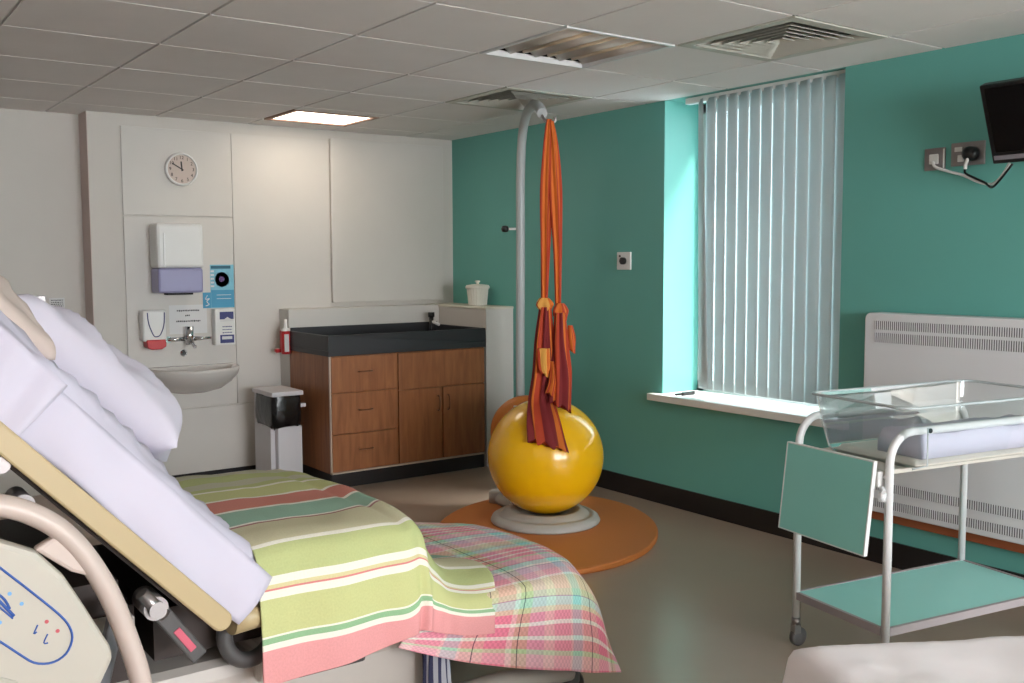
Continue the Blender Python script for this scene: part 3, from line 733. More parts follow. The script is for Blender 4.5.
# hinged flap hanging at the left end
fl = MB(); x_t, x_b = -.028, -.060
def flap_pt(v, u, d): return Vector((x_t+(x_b-x_t)*v-d, (.018+.005*v)-u*.425, .79-v*.325))
def slab(u0, u1, v0, v1, d0, d1):
    c = [flap_pt(v, u, d) for d in (d0, d1) for (u, v) in ((u0, v0), (u1, v0), (u1, v1), (u0, v1))]
    return c, [(0, 1, 2, 3), (7, 6, 5, 4), (0, 4, 5, 1), (1, 5, 6, 2), (2, 6, 7, 3), (3, 7, 4, 0)]
fl.add(*slab(.012, .988, .012, .988, 0, .014)); fl.build('drop_flap', TROLT2, tr)
e = MB()
e.add(*slab(0, .012, 0, 1, -.001, .015)); e.add(*slab(.988, 1, 0, 1, -.001, .015)); e.add(*slab(.012, .988, 0, .012, -.001, .015)); e.add(*slab(.012, .988, .988, 1, -.001, .015))
e.build('flap_edging', WPLAST, tr)
MB().box(-.03, .006, -del_w+.02, -del_w+.06, .70, .755, b=.004).box(-.03, .006, -.06, -.03, .70, .755, b=.004).build('hinge', WPLAST, tr)
MB().tube([(.0, -del_w+.012, .69), (-.02, -del_w+.012, .70), (-.03, -del_w-.005, .69)], .008, 8).cyl((-.02, -del_w+.01, .655), .014, .03, 'z').build('catch', WMETAL, tr)

# clear tub resting on the trolley
tb = thing('cot_tub', 'clear acrylic baby cot tub resting on top of the trolley', 'cot', (3.05, 2.37, 0), rz=ta); tb['rot'] = 1
def rr(x0, x1, y0, y1, r, n=6):
    P_ = []
    for (cx, cy, a0) in ((x1-r, y1-r, 0), (x0+r, y1-r, PI/2), (x0+r, y0+r, PI), (x1-r, y0+r, 1.5*PI)):
        for i in range(n+1): a = a0+PI/2*i/n; P_.append((cx+r*math.cos(a), cy+r*math.sin(a)))
    return P_
X0, X1, Y0, Y1 = .022, .862, -.485, -.030
lv = [(0.0, .975, .05), (.0225, .86, .045), (.045, .78, .04), (.06, .762, .04)]
loops = [[(x, y_, z) for x, y_ in rr(X0+i, X1-i, Y0+i*.55, Y1-i*.55, r_)] for (i, z, r_) in lv]
vs = [p_ for l in loops for p_ in l]; n = len(loops[0])
fs = [(i*n+q, i*n+(q+1) % n, (i+1)*n+(q+1) % n, (i+1)*n+q) for i in range(len(loops)-1) for q in range(n)]
fs.append(tuple((len(loops)-1)*n+q for q in range(n)))
m = MB(); m.add(vs, fs, False); m.build('tub_wall', ACRYL, tb)
rim = [Vector((x, y_, .975)) for x, y_ in rr(X0-.008, X1+.008, Y0-.008, Y1+.008, .055)]
MB().tube(rim, .0075, 8, closed=True, sy=.7).build('rim', ACRYLE, tb)
MB().box(X0+.03, X0+.06, Y0+.10, Y0+.105, .80, .80+.002).build('fold_mark', ACRYLE, tb)
cl = MB().tube([(X0+.11, Y0+.012, .90), (X0+.115, Y0+.014, .77), (X0+.045, Y0+.014, .765)], .003, 6).build('corner_seam', ACRYLE, tb)
# mattress and folded sheet inside
def softbox(x0, x1, y0, y1, z0, z1, e=.25, nu=40, nv=22, amp=.004, sc=9., M=None, bulge=0., seed=0.):
    cx, cy, cz = (x0+x1)/2, (y0+y1)/2, (z0+z1)/2; a, b_, c = (x1-x0)/2, (y1-y0)/2, (z1-z0)/2
    sg_ = lambda v, p_: math.copysign(abs(v)**p_, v); vs = []; ev = .5
    for i in range(nv+1):
        ph = -PI/2+PI*i/nv
        for q in range(nu):
            th = 2*PI*q/nu
            x = sg_(math.cos(ph), .35)*sg_(math.cos(th), e); yv = sg_(math.cos(ph), .35)*sg_(math.sin(th), e); z = sg_(math.sin(ph), .6)
            # fill the flat caps evenly
            k = 1+bulge*(1-x*x)*(1-yv*yv)
            p_ = Vector((cx+a*x, cy+b_*yv, cz+c*z*k))
            d = amp*fbm((p_.x+seed, p_.y, p_.z), sc)
            nrm = Vector((x*.3, yv*.3, z)).normalized() if abs(z) > .5 else Vector((x, yv, z*.2)).normalized()
            p_ += nrm*d*2
            vs.append(M @ p_ if M else p_)
    fs = [(i*nu+q, i*nu+(q+1) % nu, (i+1)*nu+(q+1) % nu, (i+1)*nu+q) for i in range(nv) for q in range(nu)]
    m = MB(); m.add(vs, fs, True); return m
def gridslab(L, W, T, M, nu=60, nv=60, rnd=.04, f=None):
    """rounded slab, local x 0..L, y 0..W, z 0..T with displacement f(x,y)->dz on the top, evenly gridded"""
    vs = []; fs = []
    def top(i, j):
        u, v = i/nu, j/nv; x, y_ = u*L, v*W
        ex = min(x, L-x); ey = min(y_, W-y_); d = min(ex, ey)
        z = T
        if ex < rnd: z -= rnd*(1-math.sqrt(max(0, 1-(1-ex/rnd)**2)))
        if ey < rnd: z -= rnd*(1-math.sqrt(max(0, 1-(1-ey/rnd)**2)))
        return Vector((x, y_, max(z, T*.3)+(f(x, y_) if f else 0)))
    for i in range(nu+1):
        for j in range(nv+1): vs.append(top(i, j))
    for i in range(nu):
        for j in range(nv): a = i*(nv+1)+j; fs.append((a, a+1, a+nv+2, a+nv+1))
    # skirt
    bd = [(i, 0) for i in range(nu)]+[(nu, j) for j in range(nv)]+[(i, nv) for i in range(nu, 0, -1)]+[(0, j) for j in range(nv, 0, -1)]
    o = len(vs)
    for (i, j) in bd:
        p_ = vs[i*(nv+1)+j]; vs.append(Vector((p_.x, p_.y, 0)))
    k = len(bd)
    for q in range(k):
        a = bd[q][0]*(nv+1)+bd[q][1]; b_ = bd[(q+1) % k][0]*(nv+1)+bd[(q+1) % k][1]
        fs.append((a, o+q, o+(q+1) % k, b_))
    fs.append(tuple(o+q for q in range(k)))
    m = MB(); m.add([M @ v for v in vs], fs, True); return m
ctM = Matrix.Translation((3.05, 2.37, 0)) @ Matrix.Rotation(ta, 4, 'Z')
mt = thing('cot_mattress', 'beige cot mattress lying inside the clear cot tub', 'mattress', (3.05, 2.37, 0), rz=ta); mt['rot'] = 1
gridslab(.70, .385, .022, Matrix.Translation((.10, -.457, .765)), 30, 20, .02).build('pad', TRAYB, mt)
sh = gridslab(.70, .20, .085, Matrix.Translation((.135, -.452, .788)), 50, 24, .025, lambda x, y_: .008*fbm((x, y_, 0), 9)).build('cot_sheet', SHEET)
sh.location = (3.05, 2.37, 0); sh.rotation_euler = (0, 0, ta)
tag(sh, 'folded white sheet along the near side inside the clear cot tub', 'sheet')

# ------------------------------------------------------------------ birthing bed
bed = thing('birthing_bed', 'hospital birthing bed with raised backrest and cream side rail at the left', 'bed', (.9, 2.85, 0))
th = math.radians(47)
# local back frame: x' up along the back, z' outwards (normal)
O = Vector((.80, 0, .615)); ux = Vector((-math.cos(th), 0, math.sin(th))); nz = Vector((math.sin(th), 0, math.cos(th)))
PROT = Matrix.Translation((.45, 2.95, 0)) @ Matrix.Rotation(math.radians(20), 4, 'Z') @ Matrix.Translation((-.43, -2.98, 0))
BM = Matrix(((ux.x, 0, nz.x, O.x), (0, 1, 0, 0), (ux.z, 0, nz.z, O.z), (0, 0, 0, 1)))
def beam(y0, y1, nm='back_side_bar'):
    p_ = [(-.03, 0)]
    poly = [(-.028+.028*(1-math.cos(a))-.0, .028*math.sin(a)) for a in ()]
    n = 8; poly = [(0+.026*math.cos(PI/2+PI*i/n), .026*math.sin(PI/2+PI*i/n)) for i in range(n+1)]+[(.98, -.026), (.98, .026)]
    m = MB(); v = [BM @ Vector((p[0], yy, p[1])) for yy in (y0, y1) for p in poly]; k = len(poly)
    m.add(v, [tuple(range(k)), tuple(range(k, 2*k))[::-1]]+[(i, (i+1) % k, k+(i+1) % k, k+i) for i in range(k)])
    return m.build(nm, CREAM2, bed, bevel=.006)
beam(2.285, 2.325); beam(3.34, 3.38)
MB().box(.02, .95, 2.33, 3.335, -.035, .02, BM).build('back_board', DKBROWN, bed)
MB().box(-.28, .66, 2.52, 3.2, .43, .62).box(.25, .60, 2.42, 3.2, .60, .72).box(-.1, .30, 2.5, 3.2, .6, 1.0).build('lift_mechanism', DKBROWN, bed)
MB().box(-.3, 1.55, 2.48, 3.22, .14, .43, b=.04).box(.95, 1.40, 2.44, 3.25, .36, .47, b=.02).build('base_cover', BASEC, bed)
MB().box(1.06, 1.27, 2.455, 2.482, .345, .405, b=.01).build('base_recess', DKGREY, bed)
MB().box(.70, 1.36, 2.50, 3.2, .47, .60).build('seat_frame', DKBROWN, bed)
MB().tube([(.855, 2.385, .572), (.965, 2.405, .572)], .034, 16).build('seat_side_bar', CREAM2, bed)
gridslab(.475, .93, .145, Matrix.Translation((.93, 2.405, .595)), 20, 30, .03).build('seat_cushion', CREAM, bed)
# foot section: half-round low cushion
fp = [(1.42, 2.40), (1.80, 2.40)]+[(1.80+.28*math.sin(PI*i/14), 2.85-.45*math.cos(PI*i/14)) for i in range(1, 14)]+[(1.80, 3.30), (1.42, 3.30)]
MB().prism(fp, .36, .478, 'z').build('foot_cushion', CREAM, bed, bevel=.02)
MB().box(1.45, 1.95, 2.55, 3.15, .30, .36).build('foot_frame', DKGREY, bed)
MB().tube([(1.40, 2.50, .135), (1.75, 2.47, .15), (2.02, 2.47, .125)], [.045, .04, .03], 12).build('base_leg', BASEC, bed)
MB().tube([(1.40, 3.2, .135), (2.02, 3.2, .125)], .04, 12).build('base_leg', BASEC, bed)
for (xx, yy) in ((2.03, 2.49), (2.03, 3.2), (-.2, 2.5), (-.2, 3.2)):
    c = MB().box(xx-.03, xx+.03, yy-.035, yy+.035, .075, .145, b=.015).build('castor', DKGREY, bed)
    MB().lathe([(0, -.02), (.05, -.02), (.06, -.012), (.06, .012), (.05, .02), (0, .02)], (xx, yy, .061), 24, Matrix.Rotation(PI/2, 4, 'X')).build('wheel', BLACKP, c)
# pivot ring, lever, joints
MB().tube([Vector((.925+.066*math.cos(a), 2.44, .515+.075*math.sin(a))) for a in [2*PI*i/28 for i in range(28)]], .021, 10, closed=True).build('pivot_ring', DKGREY, bed)
def bar_xz(p0, p1, w_, y0, y1, m_, nm, par=bed):
    p0, p1 = Vector((p0[0], 0, p0[1])), Vector((p1[0], 0, p1[1])); d = (p1-p0).normalized(); s_ = Vector((-d.z, 0, d.x))*w_/2
    mm = MB(); c = [p0+s_, p0-s_, p1-s_, p1+s_]
    v = [(c_.x, yy, c_.z) for yy in (y0, y1) for c_ in c]
    mm.add(v, [(0, 1, 2, 3), (7, 6, 5, 4), (0, 4, 5, 1), (1, 5, 6, 2), (2, 6, 7, 3), (3, 7, 4, 0)])
    return mm.build(nm, m_, par, bevel=.005)
lv_ = bar_xz((.655, .675), (.765, .515), .042, 2.34, 2.365, DKGREY, 'release_lever')
bar_xz((.708, .598), (.748, .54), .018, 2.337, 2.341, PINKTAG, 'lever_tag', lv_)
MB().cyl((.652, 2.30, .672), .028, .10, 'y').cyl((.652, 2.295, .672), .020, -.012, 'y').build('steel_pivot', STEEL, bed)
MB().cyl((.385, 2.30, .955), .022, .1, 'y').cyl((.345, 2.30, 1.045), .018, .08, 'y').build('steel_pivot', STEEL, bed)
MB().tube([(.62, 2.30, .715), (.67, 2.30, .652)], .016, 10).build('hinge_sleeve', STEEL, bed)
bar_xz((.575, .70), (.515, .47), .035, 2.30, 2.33, MIDGREY, 'rail_arm')
bar_xz((.50, .62), (.62, .62), .05, 2.36, 2.40, BASEC, 'arm_bracket')
# side rail
cen = spline([(-.30, .93), (-.22, 1.0), (-.05, 1.022), (.15, 1.012), (.30, .990), (.39, .951), (.458, .886), (.518, .779), (.558, .662), (.586, .545), (.585, .44), (.53, .36), (.40, .34), (0, .34), (-.2, .36), (-.31, .50), (-.33, .75)] and
             [Vector((a, 0, b)) for a, b in ((-.30, .93), (-.22, 1.0), (-.05, 1.022), (.15, 1.012), (.30, .990), (.39, .951), (.458, .886), (.518, .779), (.558, .662), (.586, .545), (.585, .44), (.53, .36), (.40, .34), (0, .34), (-.2, .36), (-.31, .50), (-.33, .75), (-.30, .93))], 110)[:-1]
rl = MB().tube([(p_.x, 2.20, p_.z) for p_ in cen], .0285, 14, closed=True, sy=.8).build('side_rail', CREAM3, bed)
pan = [(-.30, .90), (-.1, .95), (.15, .95), (.30, .925), (.385, .881), (.434, .822), (.467, .759), (.52, .652), (.526, .625), (.50, .575), (.45, .53), (.2, .42), (-.3, .38)]
MB().prism(pan, 2.178, 2.222).build('rail_panel', PANELC, rl, bevel=.012)
MB().prism([(.38, .885), (.45, .825), (.505, .80), (.475, .855), (.43, .91)], 2.185, 2.215).build('rail_web', CREAM3, rl, bevel=.008)
MB().prism([(.49, .55), (.50, .45), (.56, .45), (.56, .50)], 2.185, 2.215).prism([(-.30, .96), (-.22, .93), (-.18, 1.0), (-.25, 1.0)], 2.185, 2.215).build('rail_web', CREAM3, rl, bevel=.004)
yy = 2.1775
def inkline(pts, r, m_, nm, n=40):
    return MB().tube(spline([(a, yy, b) for a, b in pts], n), r, 6, sy=1).build(nm, m_, rl)
from_img = [(.20, 1.0-.09), ]
inkline([(.273, .91), (.316, .862), (.368, .805), (.422, .743), (.441, .711), (.444, .685), (.431, .658), (.404, .646), (.372, .653), (.345, .677), (.31, .712), (.258, .758), (.2, .80)], .0026, BLUEINK, 'outline_print')
inkline([(.30, .812), (.337, .759)], .0034, BLUEINK, 'logo_stroke', 6); inkline([(.30, .797), (.335, .754)], .002, BLUEINK, 'logo_stroke', 6)
inkline([(.308, .812), (.322, .795), (.33, .775)], .0028, BLUEINK, 'logo_stroke', 6)
for (a, b, m_) in ((.331, .806, LBLUE), (.352, .781, LBLUE), (.311, .751, LBLUE), (.397, .734, REDINK), (.417, .71, REDINK)):
    MB().cyl((a, yy+.001, b), .004, -.002, 'y', 12).build('print_dot', m_, rl)
inkline([(.380, .731), (.372, .714), (.378, .717)], .0016, BLUEINK, 'arrow_print', 6); inkline([(.398, .708), (.39, .691), (.398, .689)], .0016, BLUEINK, 'arrow_print', 6)
MB().prism([(.16, .72), (.335, .625), (.42, .545), (.40, .532), (.2, .45), (.0, .42)], yy-.003, yy+.002).build('lower_recess', mat('rail_grey_recess', (176, 172, 160), .5), rl)

HOSEM = sl_mat('striped_strap_cloth', [(60, 62, 90), (176, 178, 188)]*9)
pleat('ribbed_strap', [(1.47, 2.41, .34), (1.47, 2.41, .26), (1.475, 2.412, .18), (1.475, 2.412, .12)], [.036, .038, .040, .038], [.018, .018, .018, .016], HOSEM, bed, 9, .10, n=72, steps=14)
# back mattress + pillow (things lying on the bed)
def wr(x, y_):
    return .026*fbm((x*.8, y_*1.0, 3.), 3.2)+.026*(1-abs(noise.noise(Vector((x*1.4+y_*1.2, y_*6+x, 1.)))))**7+.006*fbm((x*2, y_*6, 1.), 3.)
bmx = BM @ Matrix.Translation((-.075, 0, .035))
bk = thing('back_mattress', 'thick backrest mattress under a creased white sheet on the raised backrest', 'mattress', (.6, 2.85, .9))
gridslab(1.03, .95, .145, bmx @ Matrix.Translation((0, 2.375, 0)), 80, 60, .085, wr).build('sheeted_pad', SHEET, bk)
# sheet overhang on the near side following the side bar
hem = MB(); vs = []; fs = []; NU, NV = 60, 10
for i in range(NU+1):
    u = i/NU
    for j in range(NV+1):
        v = j/NV; xl = -.070+u*1.01
        y_ = 2.368-.026*v-.010*math.sin(v*PI)-.006*math.sin(u*22+v*3)
        z_ = .155-v*(.137+.010*math.sin(u*9))
        vs.append(BM @ Vector((xl, y_, z_)))
for i in range(NU):
    for j in range(NV): a = i*(NV+1)+j; fs.append((a, a+1, a+NV+2, a+NV+1))
hem.add(vs, fs, True); hem.build('sheet_hem', SHEET, bk, solid=.003)
def pillow(x0, x1, y0, y1, z0, T_, M, mm, nm, par, seed=0., nu=44):
    vs = []; fs = []
    for s_ in (1, -1):
        o = len(vs)
        for i in range(nu+1):
            for j in range(nu+1):
                u, v = i/nu*2-1, j/nu*2-1
                k = max(0, (1-abs(u)**5))**.5*max(0, (1-abs(v)**5))**.5
                cu_ = 1-.05*(1-v*v); cv_ = 1-.05*(1-u*u)
                x = (x0+x1)/2+(x1-x0)/2*u*(1-.06*v*v*0)*1.; y_ = (y0+y1)/2+(y1-y0)/2*v
                x = (x0+x1)/2+(x-(x0+x1)/2)*(.93+.07*v*v); y_ = (y0+y1)/2+(y_-(y0+y1)/2)*(.93+.07*u*u)
                z = z0+T_/2*(1+s_*k)+k*s_*(.026*fbm((x+seed, y_, s_), 4)+.030*(1-abs(noise.noise(Vector((x*1.5+y_*2+seed, y_*5-x*2, s_)))))**6)*(1 if s_ > 0 else .2)
                vs.append(M @ Vector((x, y_, z)))
        for i in range(nu):
            for j in range(nu): a = o+i*(nu+1)+j; fs.append((a, a+1, a+nu+2, a+nu+1))
    m = MB(); m.add(vs, fs, True)
    me_o = m.build(nm, mm, par); return me_o
pw = thing('white_pillow', 'plump white pillow leaning on the sheeted backrest, its lower end above the green blanket', 'pillow', (.75, 3.0, 1.05))
pillow(.14, .72, 2.70, 3.25, .172, .165, BM @ PROT, PILLOWM, 'pillowcase', pw, 2.)
bp_ = thing('beige_cloth_roll', 'rumpled beige cloth at the top of the backrest behind the white pillow', 'cloth', (.25, 2.9, 1.35))
pillow(.655, .95, 2.55, 3.20, .168, .085, BM, BEIGEC, 'cloth', bp_, 9.)

# loose white cloth hanging at the near top of the backrest
vs = []; fs = []
for i in range(31):
    for j in range(17):
        u, v = i/30, j/16
        xl = .64+.28*u; p_ = BM @ Vector((xl, 2.335-.02*v-.008*math.sin(u*17+v*2), .17-.19*v*(1-.2*u)))
        vs.append(p_)
for i in range(30):
    for j in range(16): a = i*17+j; fs.append((a, a+1, a+18, a+17))
m = MB(); m.add(vs, fs, True)
tag(m.build('hanging_cloth', SHEET, None, solid=.003), 'white cloth edge hanging over the top of the cream backrest side bar', 'cloth')

# ---- blankets: surfaces through control nets
def cloth(name, net, m_, parent=None, nu=90, nv=110, fold=None, solid=.004, extra=None):
    R = len(net); C_ = len(net[0])
    net = [[Vector(p_) for p_ in row] for row in net]
    P_ = [[None]*(nv+1) for _ in range(nu+1)]
    for i in range(nu+1):
        col = [cr([net[r][c] for r in range(R)], (R-1)*i/nu) for c in range(C_)]
        for j in range(nv+1): P_[i][j] = cr(col, (C_-1)*j/nv)
    uvv = [[None]*(nv+1) for _ in range(nu+1)]
    return P_
def net_build(name, P_, uvf, m_, fold, solid):
    nu = len(P_)-1; nv = len(P_[0])-1; vs = []; uv = []; fs = []
    for i in range(nu+1):
        for j in range(nv+1):
            p_ = P_[i][j]; a = P_[min(i+1, nu)][j]-P_[max(i-1, 0)][j]; b = P_[i][min(j+1, nv)]-P_[i][max(j-1, 0)]
            nrm = a.cross(b).normalized() if a.cross(b).length > 1e-9 else Vector((0, 0, 1))
            vs.append(p_+nrm*fold(i/nu, j/nv, p_)); uv.append(uvf(i, j))
    for i in range(nu):
        for j in range(nv): a = i*(nv+1)+j; fs.append((a, a+1, a+nv+2, a+nv+1))
    m = MB(); m.add(vs, fs, True); m.uv = uv
    return m.build(name, m_, None, solid=solid)
# green striped blanket: rows (u) along the bed, columns (v) from far side to the near hem
def gcol(x, hem, yo=0., far=3.35, dz=0.):
    return [(x, far, .70+dz), (x, far-.05, .752+dz), (x, 3.05, .760+dz), (x, 2.8, .762+dz), (x, 2.6, .758+dz), (x, 2.45, .752+dz), (x, 2.385+yo, .725+dz), (x, 2.362+yo, .66), (x, 2.352+yo, .57), (x, 2.346+yo, .48), (x, 2.342+yo, hem)]
green = [
    gcol(.925, .392, 0), gcol(1.04, .400, .004, dz=.004), gcol(1.16, .408, -.004), gcol(1.27, .416, .004, 3.33), gcol(1.345, .432, .0, 3.28),
    [(1.385, 3.20, .69), (1.39, 3.14, .745), (1.395, 2.98, .755), (1.40, 2.8, .757), (1.40, 2.62, .755), (1.405, 2.48, .748), (1.41, 2.40, .72), (1.412, 2.372, .655), (1.412, 2.362, .58), (1.408, 2.35, .50), (1.40, 2.345, .438)],
    [(1.43, 3.18, .60), (1.435, 3.12, .64), (1.44, 2.97, .67), (1.45, 2.8, .68), (1.46, 2.64, .68), (1.47, 2.52, .67), (1.47, 2.45, .635), (1.465, 2.41, .58), (1.46, 2.38, .53), (1.455, 2.36, .475), (1.45, 2.352, .418)],
    [(1.50, 3.16, .505), (1.50, 3.1, .51), (1.51, 2.95, .515), (1.53, 2.8, .53), (1.56, 2.68, .545), (1.575, 2.58, .55), (1.57, 2.50, .535), (1.555, 2.43, .51), (1.545, 2.38, .485), (1.54, 2.358, .44), (1.54, 2.35, .392)],
    [(1.62, 3.15, .50), (1.62, 3.08, .50), (1.63, 2.93, .502), (1.66, 2.80, .506), (1.70, 2.69, .512), (1.735, 2.58, .513), (1.72, 2.49, .508), (1.69, 2.425, .496), (1.665, 2.38, .47), (1.65, 2.36, .42), (1.645, 2.352, .372)],
]
GP_ = cloth('g', green, None, nu=110, nv=150)
gv = {}
# v coordinate: arc length from the far side, measured on the first row (so stripes run along the bed)
def arclen(line):
    s_ = [0.]
    for a, b in zip(line, line[1:]): s_.append(s_[-1]+(b-a).length)
    return s_
ref = arclen(GP_[30])
tot = ref[-1]
BG = (186, 184, 160); GRN = (178, 184, 130); GRN2 = (190, 192, 136); WH = (226, 222, 208); RED = (194, 128, 114); TL = (144, 174, 154); MV = (160, 118, 116); BEI = (206, 196, 150); PK = (218, 152, 152); SG = (142, 178, 138); PLINE = (206, 130, 126)
def yv_to_s(y_=None, z_=None):
    # arc position on the reference row of a given y (top) or z (drape)
    ln_ = GP_[30]
    for k in range(len(ln_)):
        if z_ is None and ln_[k].y <= y_ and k > 6: return ref[k]/tot
        if z_ is not None and ln_[k].z <= z_ and k > 60: return ref[k]/tot
    return 1.
YS = yv_to_s
stops = [(0., BG), (YS(3.22), GRN), (YS(3.13), BG), (YS(3.06), GRN), (YS(3.0), WH), (YS(2.985), GRN2), (YS(2.87), WH), (YS(2.85), RED), (YS(2.735), WH), (YS(2.722), TL), (YS(2.595), WH), (YS(2.58), MV), (YS(2.568), (196, 190, 158)), (YS(2.42), WH), (YS(2.408), GRN),
         (YS(z_=.676), WH), (YS(z_=.660), BEI), (YS(z_=.648), PLINE), (YS(z_=.643), BEI), (YS(z_=.639), WH), (YS(z_=.625), GRN2), (YS(z_=.532), WH), (YS(z_=.522), SG), (YS(z_=.507), WH), (YS(z_=.495), PK), (YS(z_=.418), PK)]
stops = [(min(max(p_, 0), 1), c) for p_, c in stops]
def split_ramp(name):
    m = bpy.data.materials.new(name); m.use_nodes = True
    nt = m.node_tree; N = nt.nodes; L = nt.links; b = N['Principled BSDF']
    b.inputs['Roughness'].default_value = .9; b.inputs['Specular IOR Level'].default_value = .1
    uv = N.new('ShaderNodeUVMap'); sp = N.new('ShaderNodeSeparateXYZ'); L.new(uv.outputs[0], sp.inputs[0])
    c1 = ramp_const(N, stops); L.new(sp.outputs[1], c1.inputs[0])
    n = N.new('ShaderNodeTexNoise'); n.inputs['Scale'].default_value = 240; L.new(uv.outputs[0], n.inputs['Vector'])
    mpv = N.new('ShaderNodeMapRange'); L.new(n.outputs['Fac'], mpv.inputs[0]); mpv.inputs[3].default_value = .88; mpv.inputs[4].default_value = 1.1
    sc = N.new('ShaderNodeVectorMath'); sc.operation = 'SCALE'; L.new(c1.outputs[0], sc.inputs[0]); L.new(mpv.outputs[0], sc.inputs['Scale'])
    L.new(sc.outputs[0], b.inputs['Base Color'])
    bp = N.new('ShaderNodeBump'); bp.inputs['Strength'].default_value = .15; bp.inputs['Distance'].default_value = .002
    L.new(n.outputs['Fac'], bp.inputs['Height']); L.new(bp.outputs[0], b.inputs['Normal'])
    return m
GREENM = split_ramp('green_striped_blanket_cloth')
def gfold(u, v, p_):
    d = .006*fbm((p_.x*1.5, p_.y, p_.z), 4)
    dr = max(0, v-.55)/.45
    d += .007*dr*math.sin(u*19+1)+.016*dr*math.exp(-((u-.60)/.03)**2)-.014*dr*math.exp(-((u-.66)/.03)**2)+.010*dr*math.exp(-((u-.80-.1*(1-v))/.03)**2)
    if v <= .6: d += .008*math.exp(-((u-.42-.18*v)/.03)**2)*math.sin(v*5)
    return d+.002
lens = [arclen(GP_[i]) for i in range(len(GP_))]
def guv(i, j):
    return (i/110*.8, ref[j]/tot)
gb = net_build('green_blanket', GP_, guv, GREENM, gfold, .004)
tag(gb, 'green, white and pink striped blanket spread over the seat of the bed', 'blanket')

# pink plaid blanket over the foot section
plaid = [
    [(1.45, 3.30, .44), (1.45, 3.26, .485), (1.45, 3.05, .488), (1.45, 2.8, .488), (1.45, 2.55, .488), (1.45, 2.42, .484), (1.42, 2.392, .46), (1.37, 2.384, .43), (1.34, 2.374, .415), (1.32, 2.364, .402)],
    [(1.62, 3.30, .43), (1.62, 3.26, .485), (1.62, 3.05, .488), (1.62, 2.8, .488), (1.62, 2.55, .488), (1.62, 2.42, .484), (1.60, 2.384, .46), (1.56, 2.372, .41), (1.52, 2.362, .365), (1.50, 2.357, .325)],
    [(1.78, 3.30, .43), (1.78, 3.26, .485), (1.80, 3.05, .488), (1.80, 2.8, .488), (1.80, 2.56, .488), (1.79, 2.42, .482), (1.78, 2.38, .455), (1.75, 2.362, .38), (1.73, 2.352, .32), (1.72, 2.345, .25)],
    [(1.92, 3.27, .43), (1.93, 3.20, .480), (1.95, 3.03, .487), (1.96, 2.8, .488), (1.95, 2.58, .486), (1.93, 2.44, .474), (1.92, 2.385, .435), (1.90, 2.365, .36), (1.89, 2.352, .28), (1.88, 2.345, .205)],
    [(2.02, 3.20, .42), (2.04, 3.12, .470), (2.07, 3.0, .478), (2.09, 2.8, .478), (2.075, 2.60, .472), (2.045, 2.47, .448), (2.03, 2.405, .40), (2.01, 2.375, .33), (2.00, 2.355, .25), (1.99, 2.345, .170)],
    [(2.08, 3.18, .38), (2.10, 3.10, .42), (2.125, 3.0, .43), (2.14, 2.8, .43), (2.13, 2.61, .42), (2.11, 2.49, .39), (2.10, 2.42, .34), (2.085, 2.385, .28), (2.075, 2.36, .21), (2.07, 2.345, .150)],
    [(2.10, 3.16, .28), (2.12, 3.08, .30), (2.14, 2.98, .30), (2.16, 2.8, .29), (2.15, 2.62, .28), (2.14, 2.52, .26), (2.135, 2.45, .24), (2.13, 2.40, .20), (2.13, 2.37, .165), (2.13, 2.345, .135)],
]
PP = cloth('p', plaid, None, nu=90, nv=120)
pref = arclen(PP[30]); pu = [0.]
for i in range(1, len(PP)): pu.append(pu[-1]+(PP[i][60]-PP[i-1][60]).length)
def puv(i, j): return (pu[i]/pu[-1], pref[j]/pref[-1])
